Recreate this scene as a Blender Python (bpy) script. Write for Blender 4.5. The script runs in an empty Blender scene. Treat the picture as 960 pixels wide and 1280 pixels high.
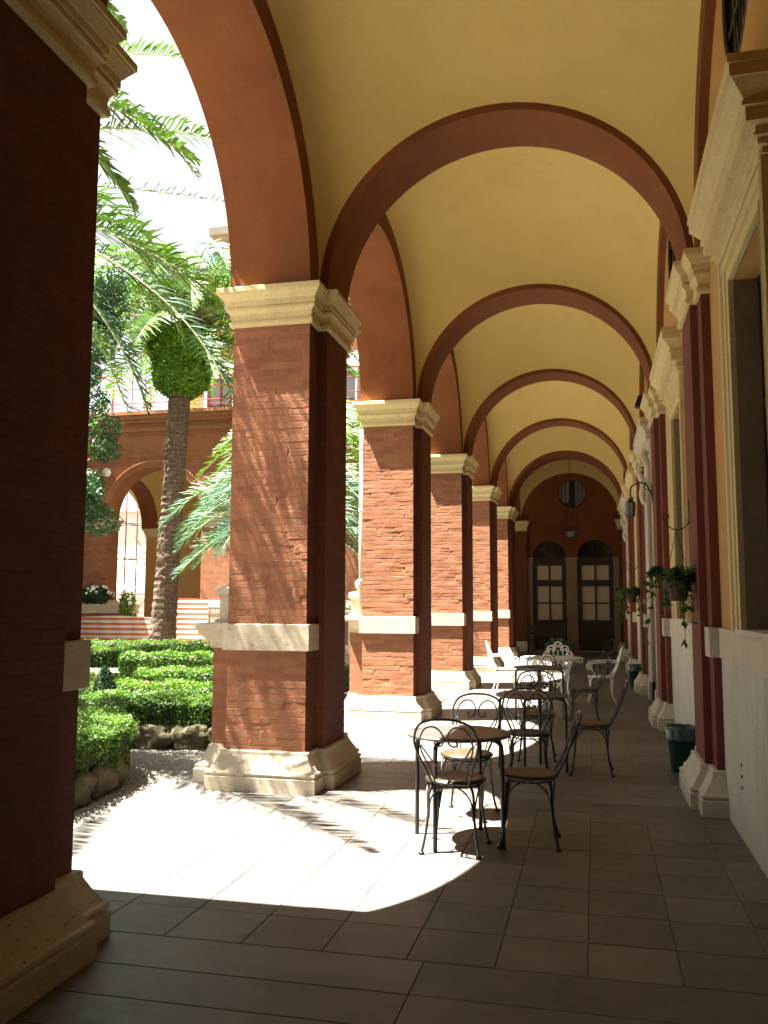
import bpy, math, random
import numpy as np
from mathutils import Vector, Matrix, noise
from mathutils.geometry import tessellate_polygon
random.seed(7)
rng = np.random.default_rng(7)
PI = math.pi
C = bpy.context.scene.collection

# ------------------------------------------------------------------ dimensions
XW, XC, XP = -3.18, -2.45, -2.364          # garden face, corridor face, pilaster face of the piers
XR, XB, XN = 0.966, 0.895, 0.836           # inner wall, backing pilaster, front pilaster
B = 4.6768
def YC(i): return 7.9655 + (i - 2) * B
HC, HP = 0.598, 0.335                      # half widths of pier core and pilaster
ZS = 4.47                                  # springing
RA = B / 2 - HC                            # arcade arch radius
RT, XM = 1.6, -0.765                       # transverse arch
L = Vector((0.41, 0.14, -1.0)).normalized()   # direction of sunlight

# ------------------------------------------------------------------ materials
def newmat(name):
    m = bpy.data.materials.new(name); m.use_nodes = True
    nt = m.node_tree; nt.nodes.clear()
    out = nt.nodes.new('ShaderNodeOutputMaterial'); b = nt.nodes.new('ShaderNodeBsdfPrincipled')
    nt.links.new(b.outputs[0], out.inputs[0])
    return m, nt, b, out
def N(nt, t, **kw):
    n = nt.nodes.new('ShaderNode' + t)
    for k, v in kw.items():
        if k in n.inputs: n.inputs[k].default_value = v
        else: setattr(n, k, v)
    return n
def coords(nt, scale=(1, 1, 1)):
    g = N(nt, 'NewGeometry'); mp = N(nt, 'Mapping'); mp.inputs['Scale'].default_value = scale
    nt.links.new(g.outputs['Position'], mp.inputs[0]); return mp.outputs[0]
def ramp(nt, fac, stops):
    r = N(nt, 'ValToRGB'); e = r.color_ramp.elements
    while len(e) < len(stops): e.new(0.5)
    for i, (p, c) in enumerate(stops):
        e[i].position = p; e[i].color = (c[0], c[1], c[2], 1)
    nt.links.new(fac, r.inputs[0]); return r.outputs[0]
def mixc(nt, a, b, fac, mode='MIX'):
    m = N(nt, 'MixRGB', blend_type=mode)
    for s, v in ((0, fac), (1, a), (2, b)):
        if hasattr(v, 'is_linked'): nt.links.new(v, m.inputs[s])
        else: m.inputs[s].default_value = v if s == 0 else (v[0], v[1], v[2], 1)
    return m.outputs[0]
def bump(nt, b, h, strength=.3, dist=.01, prev=None):
    n = N(nt, 'Bump'); n.inputs['Strength'].default_value = strength; n.inputs['Distance'].default_value = dist
    nt.links.new(h, n.inputs['Height'])
    if prev is not None: nt.links.new(prev, n.inputs['Normal'])
    nt.links.new(n.outputs[0], b.inputs['Normal']); return n.outputs[0]
def noisy(name, c1, c2, scale=3, rough=.8, fine=40, bstr=.25, bdist=.004, spec=.3, stretch=(1, 1, 1), metal=0, dirt=None, fc=.6):
    m, nt, b, out = newmat(name)
    co = coords(nt, stretch)
    n1 = N(nt, 'TexNoise', Scale=scale, Detail=6, Roughness=.65); nt.links.new(co, n1.inputs['Vector'])
    n2 = N(nt, 'TexNoise', Scale=fine, Detail=4, Roughness=.7); nt.links.new(co, n2.inputs['Vector'])
    c = ramp(nt, n1.outputs[0], [(.3, c1), (.7, c2)])
    c = mixc(nt, c, ramp(nt, n2.outputs[0], [(.3, (.7, .7, .7)), (.7, (1.15, 1.15, 1.15))]), fc, 'MULTIPLY')
    if dirt:
        n3 = N(nt, 'TexNoise', Scale=dirt[1], Detail=8, Roughness=.75); nt.links.new(coords(nt, dirt[2]), n3.inputs['Vector'])
        c = mixc(nt, c, dirt[0], ramp(nt, n3.outputs[0], [(.52, (0, 0, 0)), (.75, (.7, .7, .7))]))
    nt.links.new(c, b.inputs['Base Color'])
    b.inputs['Roughness'].default_value = rough; b.inputs['Specular IOR Level'].default_value = spec
    b.inputs['Metallic'].default_value = metal
    bump(nt, b, n2.outputs[0], bstr, bdist)
    return m
def flat(name, c, rough=.6, metal=0, spec=.4):
    m, nt, b, out = newmat(name)
    n = N(nt, 'TexNoise', Scale=25, Detail=3); nt.links.new(coords(nt), n.inputs['Vector'])
    nt.links.new(ramp(nt, n.outputs[0], [(.3, [x * .8 for x in c]), (.7, [x * 1.12 for x in c])]), b.inputs['Base Color'])
    b.inputs['Roughness'].default_value = rough; b.inputs['Metallic'].default_value = metal
    b.inputs['Specular IOR Level'].default_value = spec
    return m
def brickmat(name, ca, cb, cm, strength=.5, scale=1.0, paint=.0):
    """bricks by world position: u = x + y, v = z"""
    m, nt, b, out = newmat(name)
    g = N(nt, 'NewGeometry'); sp = N(nt, 'SeparateXYZ'); nt.links.new(g.outputs['Position'], sp.inputs[0])
    ad = N(nt, 'Math', operation='ADD'); nt.links.new(sp.outputs[0], ad.inputs[0]); nt.links.new(sp.outputs[1], ad.inputs[1])
    cb_ = N(nt, 'CombineXYZ'); nt.links.new(ad.outputs[0], cb_.inputs[0]); nt.links.new(sp.outputs[2], cb_.inputs[1])
    wob = N(nt, 'TexNoise', Scale=9, Detail=3); nt.links.new(g.outputs['Position'], wob.inputs['Vector'])
    wm = N(nt, 'VectorMath', operation='SCALE'); nt.links.new(wob.outputs['Color'], wm.inputs[0]); wm.inputs['Scale'].default_value = .012
    av = N(nt, 'VectorMath', operation='ADD'); nt.links.new(cb_.outputs[0], av.inputs[0]); nt.links.new(wm.outputs[0], av.inputs[1])
    t = N(nt, 'TexBrick', Scale=1.0); nt.links.new(av.outputs[0], t.inputs['Vector'])
    t.inputs['Brick Width'].default_value = .27 * scale; t.inputs['Row Height'].default_value = .062 * scale
    t.inputs['Mortar Size'].default_value = .004 * scale; t.inputs['Mortar Smooth'].default_value = .3; t.inputs['Bias'].default_value = 0
    t.inputs['Color1'].default_value = (*ca, 1); t.inputs['Color2'].default_value = (*cb, 1); t.inputs['Mortar'].default_value = (*cm, 1)
    n2 = N(nt, 'TexNoise', Scale=5, Detail=7, Roughness=.7); nt.links.new(g.outputs['Position'], n2.inputs['Vector'])
    n3 = N(nt, 'TexNoise', Scale=70, Detail=4, Roughness=.7); nt.links.new(g.outputs['Position'], n3.inputs['Vector'])
    c = mixc(nt, t.outputs['Color'], ramp(nt, n2.outputs[0], [(.25, (.72, .70, .70)), (.75, (1.2, 1.15, 1.1))]), .8, 'MULTIPLY')
    c = mixc(nt, c, ramp(nt, n3.outputs[0], [(.3, (.8, .8, .8)), (.7, (1.12, 1.12, 1.12))]), .6, 'MULTIPLY')
    nt.links.new(c, b.inputs['Base Color']); b.inputs['Roughness'].default_value = .85; b.inputs['Specular IOR Level'].default_value = .2
    inv = N(nt, 'Math', operation='SUBTRACT'); inv.inputs[0].default_value = 1; nt.links.new(t.outputs['Fac'], inv.inputs[1])
    p = bump(nt, b, n3.outputs[0], .25, .004)
    bump(nt, b, inv.outputs[0], strength, .004, p)
    return m
def leafmat(name, c1, c2, trans=.35, scale=3, rough=.5):
    m, nt, b, out = newmat(name)
    g = N(nt, 'NewGeometry')
    n = N(nt, 'TexNoise', Scale=scale, Detail=3); nt.links.new(g.outputs['Position'], n.inputs['Vector'])
    ad = N(nt, 'Math', operation='ADD'); nt.links.new(n.outputs[0], ad.inputs[0])
    mu = N(nt, 'Math', operation='MULTIPLY'); nt.links.new(g.outputs['Random Per Island'], mu.inputs[0]); mu.inputs[1].default_value = .5
    nt.links.new(mu.outputs[0], ad.inputs[1])
    c = ramp(nt, ad.outputs[0], [(.35, c1), (.95, c2)])
    nt.links.new(c, b.inputs['Base Color']); b.inputs['Roughness'].default_value = rough; b.inputs['Specular IOR Level'].default_value = .35
    tr = N(nt, 'BsdfTranslucent'); hs = mixc(nt, c, (1.1, 1.25, .45), 1.0, 'MULTIPLY'); nt.links.new(hs, tr.inputs[0])
    mx = N(nt, 'MixShader'); mx.inputs[0].default_value = trans
    nt.links.new(b.outputs[0], mx.inputs[1]); nt.links.new(tr.outputs[0], mx.inputs[2]); nt.links.new(mx.outputs[0], out.inputs[0])
    return m

M = {}
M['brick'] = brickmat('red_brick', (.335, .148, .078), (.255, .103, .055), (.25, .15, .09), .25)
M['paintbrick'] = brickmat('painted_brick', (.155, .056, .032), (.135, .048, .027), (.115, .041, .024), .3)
M['redpaint'] = noisy('dark_red_paint', (.15, .042, .026), (.18, .052, .032), 1.6, .75, 60, .2, .003, dirt=((.11, .035, .022), 1.2, (1, 1, .3)))
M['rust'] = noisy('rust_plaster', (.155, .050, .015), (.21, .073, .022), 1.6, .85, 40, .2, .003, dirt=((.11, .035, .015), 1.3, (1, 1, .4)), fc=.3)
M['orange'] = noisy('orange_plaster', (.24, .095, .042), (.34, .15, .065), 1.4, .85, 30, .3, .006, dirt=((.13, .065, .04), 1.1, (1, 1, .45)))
M['yellow'] = noisy('yellow_plaster', (.58, .43, .15), (.64, .485, .18), .8, .85, 30, .12, .003, dirt=((.50, .37, .13), .9, (1, 1, 1)), fc=.18)
M['ochre'] = noisy('ochre_plaster', (.46, .26, .085), (.52, .31, .11), 1.5, .85, 50, .2, .003, dirt=((.40, .23, .09), 1.5, (1, 1, .3)))
M['cream'] = noisy('cream_stone_paint', (.58, .47, .23), (.66, .55, .29), 4, .7, 60, .2, .003, dirt=((.42, .33, .18), 5, (1, 1, .5)))
M['marble'] = noisy('grey_cream_stone', (.52, .47, .38), (.62, .56, .45), 4, .65, 60, .2, .003, dirt=((.36, .31, .24), 4, (1, 1, .5)))
M['white'] = noisy('stained_white_plaster', (.50, .495, .42), (.62, .61, .53), 2, .8, 40, .2, .003, dirt=((.24, .225, .16), 1.6, (2.5, 2.5, .5)))
M['iron'] = noisy('dark_wrought_iron', (.018, .016, .015), (.035, .03, .026), 12, .38, 90, .2, .001, .5, metal=.3)
M['whiteiron'] = noisy('white_painted_iron', (.72, .70, .64), (.80, .78, .74), 12, .4, 90, .15, .001)
M['tabletop'] = noisy('grey_brown_table_top', (.065, .055, .048), (.11, .092, .08), 6, .33, 120, .15, .001, .5)
M['seat'] = noisy('olive_brown_seat', (.045, .033, .018), (.08, .058, .03), 8, .35, 100, .2, .001, .5)
M['darkwood'] = noisy('dark_brown_wood', (.03, .016, .01), (.05, .027, .016), 3, .45, 30, .2, .002, .4, (6, 6, 1))
M['curtain'] = noisy('cream_curtain', (.62, .52, .36), (.70, .60, .42), 3, .8, 30, .3, .004, .2, (12, 12, .6))
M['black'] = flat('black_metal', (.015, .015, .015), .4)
M['green_plastic'] = flat('dark_green_plastic', (.012, .06, .035), .3)
M['bag'] = flat('pale_blue_green_bag', (.05, .09, .095), .25)
M['terracotta'] = flat('dark_terracotta', (.10, .03, .02), .6)
M['rock'] = noisy('mossy_rock', (.045, .042, .02), (.125, .105, .062), 7, .9, 30, .8, .02, .2, dirt=((.07, .10, .025), 3, (1, 1, 1)))
M['pebble'] = noisy('pale_gravel', (.26, .24, .20), (.42, .39, .34), 30, .9, 60, .3, .004)
M['soil'] = noisy('garden_soil', (.10, .075, .05), (.17, .13, .09), 3, .95, 40, .8, .02)
M['grout'] = noisy('dark_grout', (.07, .062, .052), (.10, .088, .075), 10, .95, 60, .4, .003)
M['hedge'] = leafmat('boxwood_leaves', (.026, .070, .004), (.085, .175, .010), .25)
M['hedgecore'] = flat('hedge_inner_twigs', (.012, .022, .006), .9)
M['ivy'] = leafmat('ivy_leaves', (.09, .19, .014), (.17, .31, .035), .35)
M['frond'] = leafmat('palm_leaflets', (.035, .09, .012), (.10, .19, .035), .35, 1.5, .38)
M['bluefrond'] = leafmat('blue_green_palm_leaflets', (.022, .062, .036), (.055, .125, .07), .2, 1.5, .55)
M['rachis'] = flat('frond_rib', (.34, .36, .16), .5)
M['conifer'] = leafmat('dark_evergreen_leaves', (.015, .045, .014), (.035, .085, .03), .2)
M['plant'] = leafmat('trailing_plant_leaves', (.03, .08, .015), (.07, .15, .035), .3)
M['bark'] = noisy('bark', (.10, .07, .05), (.2, .15, .11), 5, .95, 40, .8, .02)
M['pipe'] = flat('cream_downpipe', (.66, .60, .46), .5)
M['redpole'] = flat('red_primer_scaffold_pole', (.20, .03, .02), .7, 0, .2)
M['darkpole'] = flat('rusty_scaffold_pole', (.12, .05, .035), .6, .2)
M['bgwall'] = noisy('orange_facade', (.42, .17, .09), (.50, .22, .12), .5, .85, 20, .2, .01)
M['bgwhite'] = noisy('white_facade', (.70, .70, .68), (.80, .80, .78), .5, .8, 20, .2, .01)
M['roof'] = noisy('grey_brown_roof', (.14, .12, .09), (.2, .17, .13), 1, .9, 20, .4, .01)
M['flower'] = flat('white_petals', (.8, .78, .7), .6)
M['redflower'] = flat('red_petals', (.5, .03, .03), .6)

# travertine: pits and horizontal veins
def travertine(name, c1, c2):
    m, nt, b, out = newmat(name)
    co = coords(nt, (1, 1, 3.5))
    n1 = N(nt, 'TexNoise', Scale=4, Detail=8, Roughness=.7); nt.links.new(co, n1.inputs['Vector'])
    v = N(nt, 'TexNoise', Scale=22, Detail=5, Roughness=.6); nt.links.new(co, v.inputs['Vector'])
    c = ramp(nt, n1.outputs[0], [(.3, c1), (.7, c2)])
    pit = ramp(nt, v.outputs[0], [(.30, (.25, .2, .15)), (.40, (1, 1, 1))])
    c = mixc(nt, c, pit, .8, 'MULTIPLY'); nt.links.new(c, b.inputs['Base Color'])
    b.inputs['Roughness'].default_value = .75; b.inputs['Specular IOR Level'].default_value = .25
    bump(nt, b, pit, .5, .006); return m
M['reveal'] = noisy('grey_brown_reveal', (.26, .20, .13), (.32, .25, .17), 3, .8, 40, .2, .003)
M['trav'] = travertine('travertine', (.42, .35, .25), (.56, .48, .36))

def tilemat():
    m, nt, b, out = newmat('terracotta_grey_floor_tile')
    at = N(nt, 'Attribute', attribute_name='tint')
    co = coords(nt)
    n1 = N(nt, 'TexNoise', Scale=2.2, Detail=7, Roughness=.7); nt.links.new(co, n1.inputs['Vector'])
    n2 = N(nt, 'TexNoise', Scale=14, Detail=6, Roughness=.75); nt.links.new(co, n2.inputs['Vector'])
    c = mixc(nt, (.112, .104, .094), (.165, .152, .134), at.outputs['Fac'])
    c = mixc(nt, c, ramp(nt, n1.outputs[0], [(.3, (.66, .68, .70)), (.68, (1.2, 1.16, 1.1))]), .9, 'MULTIPLY')
    c = mixc(nt, c, ramp(nt, n2.outputs[0], [(.3, (.75, .75, .75)), (.7, (1.15, 1.15, 1.15))]), .7, 'MULTIPLY')
    nt.links.new(c, b.inputs['Base Color'])
    nt.links.new(ramp(nt, n2.outputs[0], [(.3, (.34, .34, .34)), (.7, (.6, .6, .6))]), b.inputs['Roughness'])
    b.inputs['Specular IOR Level'].default_value = .35
    bump(nt, b, n2.outputs[0], .25, .003); return m
M['tile'] = tilemat()

def palmtrunk():
    m, nt, b, out = newmat('palm_trunk_bark')
    co = coords(nt)
    w = N(nt, 'TexWave', Scale=2.6, Distortion=4, Detail=3, bands_direction='Z'); w.inputs['Detail Scale'].default_value = 4
    nt.links.new(co, w.inputs['Vector'])
    n = N(nt, 'TexNoise', Scale=12, Detail=6, Roughness=.7); nt.links.new(co, n.inputs['Vector'])
    c = ramp(nt, n.outputs[0], [(.3, (.04, .024, .014)), (.72, (.18, .12, .075))])
    c = mixc(nt, c, ramp(nt, w.outputs[0], [(.2, (.5, .5, .5)), (.8, (1.1, 1.1, 1.1))]), .6, 'MULTIPLY')
    nt.links.new(c, b.inputs['Base Color']); b.inputs['Roughness'].default_value = .95
    bump(nt, b, n.outputs[0], .6, .03); return m
M['palmtrunk'] = palmtrunk()

def stripemat():
    m, nt, b, out = newmat('orange_white_striped_sheet')
    g = N(nt, 'NewGeometry'); sp = N(nt, 'SeparateXYZ'); nt.links.new(g.outputs['Position'], sp.inputs[0])
    mu = N(nt, 'Math', operation='MULTIPLY'); nt.links.new(sp.outputs[2], mu.inputs[0]); mu.inputs[1].default_value = 6.2
    fr = N(nt, 'Math', operation='FRACT'); nt.links.new(mu.outputs[0], fr.inputs[0])
    gt = N(nt, 'Math', operation='GREATER_THAN'); nt.links.new(fr.outputs[0], gt.inputs[0]); gt.inputs[1].default_value = .55
    c = mixc(nt, (.70, .67, .62), (.60, .13, .035), gt.outputs[0])
    nt.links.new(c, b.inputs['Base Color']); b.inputs['Roughness'].default_value = .5
    tr = N(nt, 'BsdfTranslucent'); nt.links.new(c, tr.inputs[0])
    mx = N(nt, 'MixShader'); mx.inputs[0].default_value = .3
    nt.links.new(b.outputs[0], mx.inputs[1]); nt.links.new(tr.outputs[0], mx.inputs[2]); nt.links.new(mx.outputs[0], out.inputs[0])
    return m
M['stripe'] = stripemat()
def glassmat(name, c, rough=.08):
    m, nt, b, out = newmat(name); b.inputs['Base Color'].default_value = (*c, 1)
    b.inputs['Roughness'].default_value = rough; b.inputs['Specular IOR Level'].default_value = .6; return m
M['glass'] = glassmat('dark_window_glass', (.02, .022, .024))
M['paleglass'] = glassmat('pale_frosted_glass', (.22, .22, .21), .3)

# ------------------------------------------------------------------ mesh helper
def wloc(o):
    v = Vector((0, 0, 0))
    while o is not None: v += o.location; o = o.parent
    return v
class MB:
    def __init__(s, xf=None): s.v = []; s.f = []; s.sm = []; s.xf = xf
    def add(s, vs, fs, smooth=False):
        n = len(s.v); s.v.extend([tuple(p) for p in vs]); s.f.extend([tuple(i + n for i in f) for f in fs]); s.sm.extend([smooth] * len(fs)); return s
    def box(s, x0, x1, y0, y1, z0, z1):
        vs = [(x, y, z) for z in (z0, z1) for x, y in ((x0, y0), (x1, y0), (x1, y1), (x0, y1))]
        return s.add(vs, [(3, 2, 1, 0), (4, 5, 6, 7), (0, 1, 5, 4), (1, 2, 6, 5), (2, 3, 7, 6), (3, 0, 4, 7)])
    def cbox(s, c, d, rz=0, bev=0):
        x, y, z = [t / 2 for t in d]; m = Matrix.Translation(c) @ Matrix.Rotation(rz, 4, 'Z')
        vs = [m @ Vector(p) for p in [(a * x, b * y, cc * z) for cc in (-1, 1) for a, b in ((-1, -1), (1, -1), (1, 1), (-1, 1))]]
        return s.add(vs, [(3, 2, 1, 0), (4, 5, 6, 7), (0, 1, 5, 4), (1, 2, 6, 5), (2, 3, 7, 6), (3, 0, 4, 7)])
    def tube(s, pts, r, n=6, closed=False, smooth=True):
        pts = [Vector(p) for p in pts]; k = len(pts); rr = r if hasattr(r, '__len__') else [r] * k
        vs = []; up = Vector((0, 0, 1)); prev = None
        for i, p in enumerate(pts):
            a = pts[(i - 1) % k] if (closed or i > 0) else p; b = pts[(i + 1) % k] if (closed or i < k - 1) else p
            t = (b - a)
            if t.length < 1e-9: t = Vector((0, 0, 1))
            t.normalize()
            if prev is None:
                q = up if abs(t.z) < .9 else Vector((1, 0, 0)); u = t.cross(q).normalized()
            else:
                u = (prev - t * prev.dot(t))
                u = u.normalized() if u.length > 1e-6 else t.orthogonal().normalized()
            prev = u; w = t.cross(u)
            for j in range(n):
                an = 2 * PI * j / n; vs.append(p + (u * math.cos(an) + w * math.sin(an)) * rr[i])
        fs = []
        for i in range(k if closed else k - 1):
            i2 = (i + 1) % k
            for j in range(n): fs.append((i * n + j, i * n + (j + 1) % n, i2 * n + (j + 1) % n, i2 * n + j))
        if not closed: fs.append(tuple(range(n - 1, -1, -1))); fs.append(tuple((k - 1) * n + j for j in range(n)))
        return s.add(vs, fs, smooth)
    def lathe(s, prof, cx=0, cy=0, n=24, smooth=True, sx=1, sy=1):
        vs = []; k = len(prof)
        for r, z in prof:
            for j in range(n): a = 2 * PI * j / n; vs.append((cx + r * sx * math.cos(a), cy + r * sy * math.sin(a), z))
        fs = [(i * n + j, i * n + (j + 1) % n, (i + 1) * n + (j + 1) % n, (i + 1) * n + j) for i in range(k - 1) for j in range(n)]
        fs.append(tuple(range(n - 1, -1, -1))); fs.append(tuple((k - 1) * n + j for j in range(n)))
        return s.add(vs, fs, smooth)
    def ring(s, poly, prof, cap=True):
        """mitred moulding round a rectilinear CCW footprint; prof = (offset, z)"""
        k = len(poly); nv = []
        for i in range(k):
            a, b, c = poly[i - 1], poly[i], poly[(i + 1) % k]
            def nrm(p, q):
                dx, dy = q[0] - p[0], q[1] - p[1]; l = math.hypot(dx, dy); return (dy / l, -dx / l)
            n1, n2 = nrm(a, b), nrm(b, c); d = 1 + n1[0] * n2[0] + n1[1] * n2[1]
            nv.append(((n1[0] + n2[0]) / d, (n1[1] + n2[1]) / d))
        vs = [(poly[i][0] + nv[i][0] * o, poly[i][1] + nv[i][1] * o, z) for o, z in prof for i in range(k)]
        m = len(prof)
        fs = [(j * k + i, j * k + (i + 1) % k, (j + 1) * k + (i + 1) % k, (j + 1) * k + i) for j in range(m - 1) for i in range(k)]
        if cap: fs.append(tuple(range(k - 1, -1, -1))); fs.append(tuple((m - 1) * k + i for i in range(k)))
        return s.add(vs, fs)
    def prism(s, loop, axis, a, b, holes=(), front=True, back=True, sides=True):
        """loops of (p,q) in the plane across axis ('x': p=y q=z; 'y': p=x q=z; 'z': p=x q=y), solid from a to b"""
        mk = {'x': lambda p, q, t: (t, p, q), 'y': lambda p, q, t: (p, t, q), 'z': lambda p, q, t: (p, q, t)}[axis]
        loops = [list(loop)] + [list(h) for h in holes]
        tris = tessellate_polygon([[Vector((p, q, 0)) for p, q in l] for l in loops]); al = [pq for l in loops for pq in l]; n = len(al)
        vs = [mk(p, q, a) for p, q in al] + [mk(p, q, b) for p, q in al]; fs = []
        if front: fs += [tuple(t) for t in tris]
        if back: fs += [tuple(i + n for i in reversed(t)) for t in tris]
        if sides:
            o = 0
            for l in loops:
                m = len(l); fs += [(o + i, o + (i + 1) % m, n + o + (i + 1) % m, n + o + i) for i in range(m)]; o += m
        return s.add(vs, fs)
    def grid(s, P, smooth=True):
        h, w = P.shape[:2]; n = len(s.v); s.v.extend(map(tuple, P.reshape(-1, 3).tolist()))
        fs = [(n + i * w + j, n + i * w + j + 1, n + (i + 1) * w + j + 1, n + (i + 1) * w + j) for i in range(h - 1) for j in range(w - 1)]
        s.f.extend(fs); s.sm.extend([smooth] * len(fs)); return s
    def build(s, name, mat, parent=None, autosmooth=False):
        vs = [s.xf(*p) for p in s.v] if s.xf else s.v
        off = wloc(parent) if parent is not None else Vector((0, 0, 0))
        A = np.array(vs, dtype=np.float64).reshape(-1, 3) - np.array(off)
        me = bpy.data.meshes.new(name); me.from_pydata(A.tolist(), [], s.f); me.materials.append(mat)
        me.polygons.foreach_set('use_smooth', s.sm); me.update()
        return link(name, me, parent)
def link(name, me, parent=None):
    o = bpy.data.objects.new(name, me); C.objects.link(o)
    if parent is not None: o.parent = parent
    return o
def tag(o, label=None, cat=None, group=None, kind=None):
    if label: o['label'] = label
    if cat: o['category'] = cat
    if group: o['group'] = group
    if kind: o['kind'] = kind
    return o
def root(name, loc, label, cat, group=None, kind=None):
    o = bpy.data.objects.new(name, None); C.objects.link(o); o.location = loc; o.empty_display_size = .2
    return tag(o, label, cat, group, kind)
def quads(name, V, mat, parent=None, k=4):
    """V: (n*k,3) array, faces of k verts in sequence"""
    off = np.array(wloc(parent)) if parent is not None else 0
    V = np.asarray(V, float).reshape(-1, 3) - off; n = len(V) // k
    me = bpy.data.meshes.new(name); me.vertices.add(len(V)); me.vertices.foreach_set('co', V.ravel())
    me.loops.add(n * k); me.loops.foreach_set('vertex_index', np.arange(n * k, dtype=np.int32))
    me.polygons.add(n); me.polygons.foreach_set('loop_start', np.arange(0, n * k, k, dtype=np.int32))
    me.materials.append(mat); me.update(calc_edges=True); me.validate()
    return link(name, me, parent)
def leafquads(P, Nn, size, tilt=.8, aspect=.55):
    """P points, Nn outward normals -> pointed leaf quads"""
    n = len(P); r = rng.normal(size=(n, 3)); d = Nn + tilt * r; d /= np.linalg.norm(d, axis=1)[:, None]
    t = np.cross(d, rng.normal(size=(n, 3))); t /= np.linalg.norm(t, axis=1)[:, None] + 1e-9; b = np.cross(d, t)
    sz = size * rng.uniform(.6, 1.3, (n, 1))
    V = np.stack([P - t * sz, P + b * sz * aspect, P + t * sz, P - b * sz * aspect], 1)
    return V.reshape(-1, 3)
def bez(p0, p1, p2, n):
    t = np.linspace(0, 1, n)[:, None]; p0, p1, p2 = map(np.array, (p0, p1, p2))
    return (1 - t) ** 2 * p0 + 2 * t * (1 - t) * p1 + t * t * p2
def smooth_path(pts, n=6, closed=False):
    """Catmull-Rom"""
    P = [Vector(p) for p in pts]; k = len(P); out = []
    for i in range(k if closed else k - 1):
        g = (lambda j: P[j % k]) if closed else (lambda j: P[min(max(j, 0), k - 1)])
        a, b, c, d = g(i - 1), g(i), g(i + 1), g(i + 2)
        for j in range(n):
            t = j / n; out.append(.5 * ((2 * b) + (c - a) * t + (2 * a - 5 * b + 4 * c - d) * t * t + (3 * b - a - 3 * c + d) * t ** 3))
    if not closed: out.append(P[-1])
    return out

# ------------------------------------------------------------------ camera, light, world
sc = bpy.context.scene
cam = bpy.data.cameras.new('camera'); co = bpy.data.objects.new('camera', cam); C.objects.link(co); sc.camera = co
yaw, pitch, roll = .2338, .1038, .0027
cy, sy, cp, sp, cr, sr = math.cos(yaw), math.sin(yaw), math.cos(pitch), math.sin(pitch), math.cos(roll), math.sin(roll)
rt = Vector((cy, sy, 0)); fw = Vector((-sy * cp, cy * cp, sp)); up = Vector((sy * sp, -cy * sp, cp))
r2 = rt * cr + up * sr; u2 = up * cr - rt * sr
mw = Matrix((r2, u2, -fw)).transposed().to_4x4(); mw.translation = (0, 0, 1.6); co.matrix_world = mw
cam.sensor_fit = 'VERTICAL'; cam.sensor_height = 24; cam.lens = 24 * 1100.3 / 1280; cam.clip_start = .05; cam.clip_end = 2000

sun = bpy.data.lights.new('sun', 'SUN'); sun.energy = 5.0; sun.angle = math.radians(.42); sun.color = (1, .95, .86)
so = bpy.data.objects.new('sun', sun); C.objects.link(so); so.rotation_euler = L.to_track_quat('-Z', 'Y').to_euler(); so.location = (-8, -3, 20)
w = bpy.data.worlds.new('World'); sc.world = w; w.use_nodes = True; nt = w.node_tree; nt.nodes.clear()
sky = nt.nodes.new('ShaderNodeTexSky'); sky.sky_type = 'NISHITA'; sky.sun_disc = False
sky.sun_elevation = math.radians(66.9); sky.sun_rotation = math.radians(253.7); sky.air_density = 1.0; sky.dust_density = 2.5; sky.ozone_density = 1
bg = nt.nodes.new('ShaderNodeBackground'); bg.inputs[1].default_value = .05; ow = nt.nodes.new('ShaderNodeOutputWorld')
tcw = nt.nodes.new('ShaderNodeTexCoord'); mpw = nt.nodes.new('ShaderNodeMapping'); mpw.inputs['Scale'].default_value = (1, 1, 2.2)
nzw = nt.nodes.new('ShaderNodeTexNoise'); nzw.inputs['Scale'].default_value = 2.2; nzw.inputs['Detail'].default_value = 8; nzw.inputs['Roughness'].default_value = .6
rpw = nt.nodes.new('ShaderNodeValToRGB'); rpw.color_ramp.elements[0].position = .30; rpw.color_ramp.elements[0].color = (.45, .45, .45, 1); rpw.color_ramp.elements[1].position = .52
mxw = nt.nodes.new('ShaderNodeMixRGB'); mxw.inputs[2].default_value = (2.6, 2.68, 2.75, 1)
nt.links.new(tcw.outputs['Generated'], mpw.inputs[0]); nt.links.new(mpw.outputs[0], nzw.inputs['Vector']); nt.links.new(nzw.outputs[0], rpw.inputs[0])
nt.links.new(rpw.outputs[0], mxw.inputs[0]); nt.links.new(sky.outputs[0], mxw.inputs[1]); nt.links.new(mxw.outputs[0], bg.inputs[0]); nt.links.new(bg.outputs[0], ow.inputs[0])
sc.view_settings.view_transform = 'Standard'; sc.view_settings.look = 'None'; sc.view_settings.gamma = 1; sc.view_settings.exposure = 3.5
sc.render.engine = 'CYCLES'
sc.cycles.use_denoising = True
sc.cycles.max_bounces = 10; sc.cycles.diffuse_bounces = 6; sc.cycles.glossy_bounces = 3; sc.cycles.sample_clamp_indirect = 8

# ------------------------------------------------------------------ ground and paving
g = MB(); g.box(-160, 120, -120, 200, -.30, -.06); tag(g.build('ground', M['soil']), 'brown garden soil of the cloister and land beyond', kind='structure')
g = MB(); g.box(-9, -3.66, -3, 9.5, -.06, -.012); g.box(-16.9, -3.66, 9.5, 26.9, -.06, -.012)
tag(g.build('gravel_path', M['pebble']), 'pale gravel path between the paving and the hedges', kind='structure')
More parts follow.
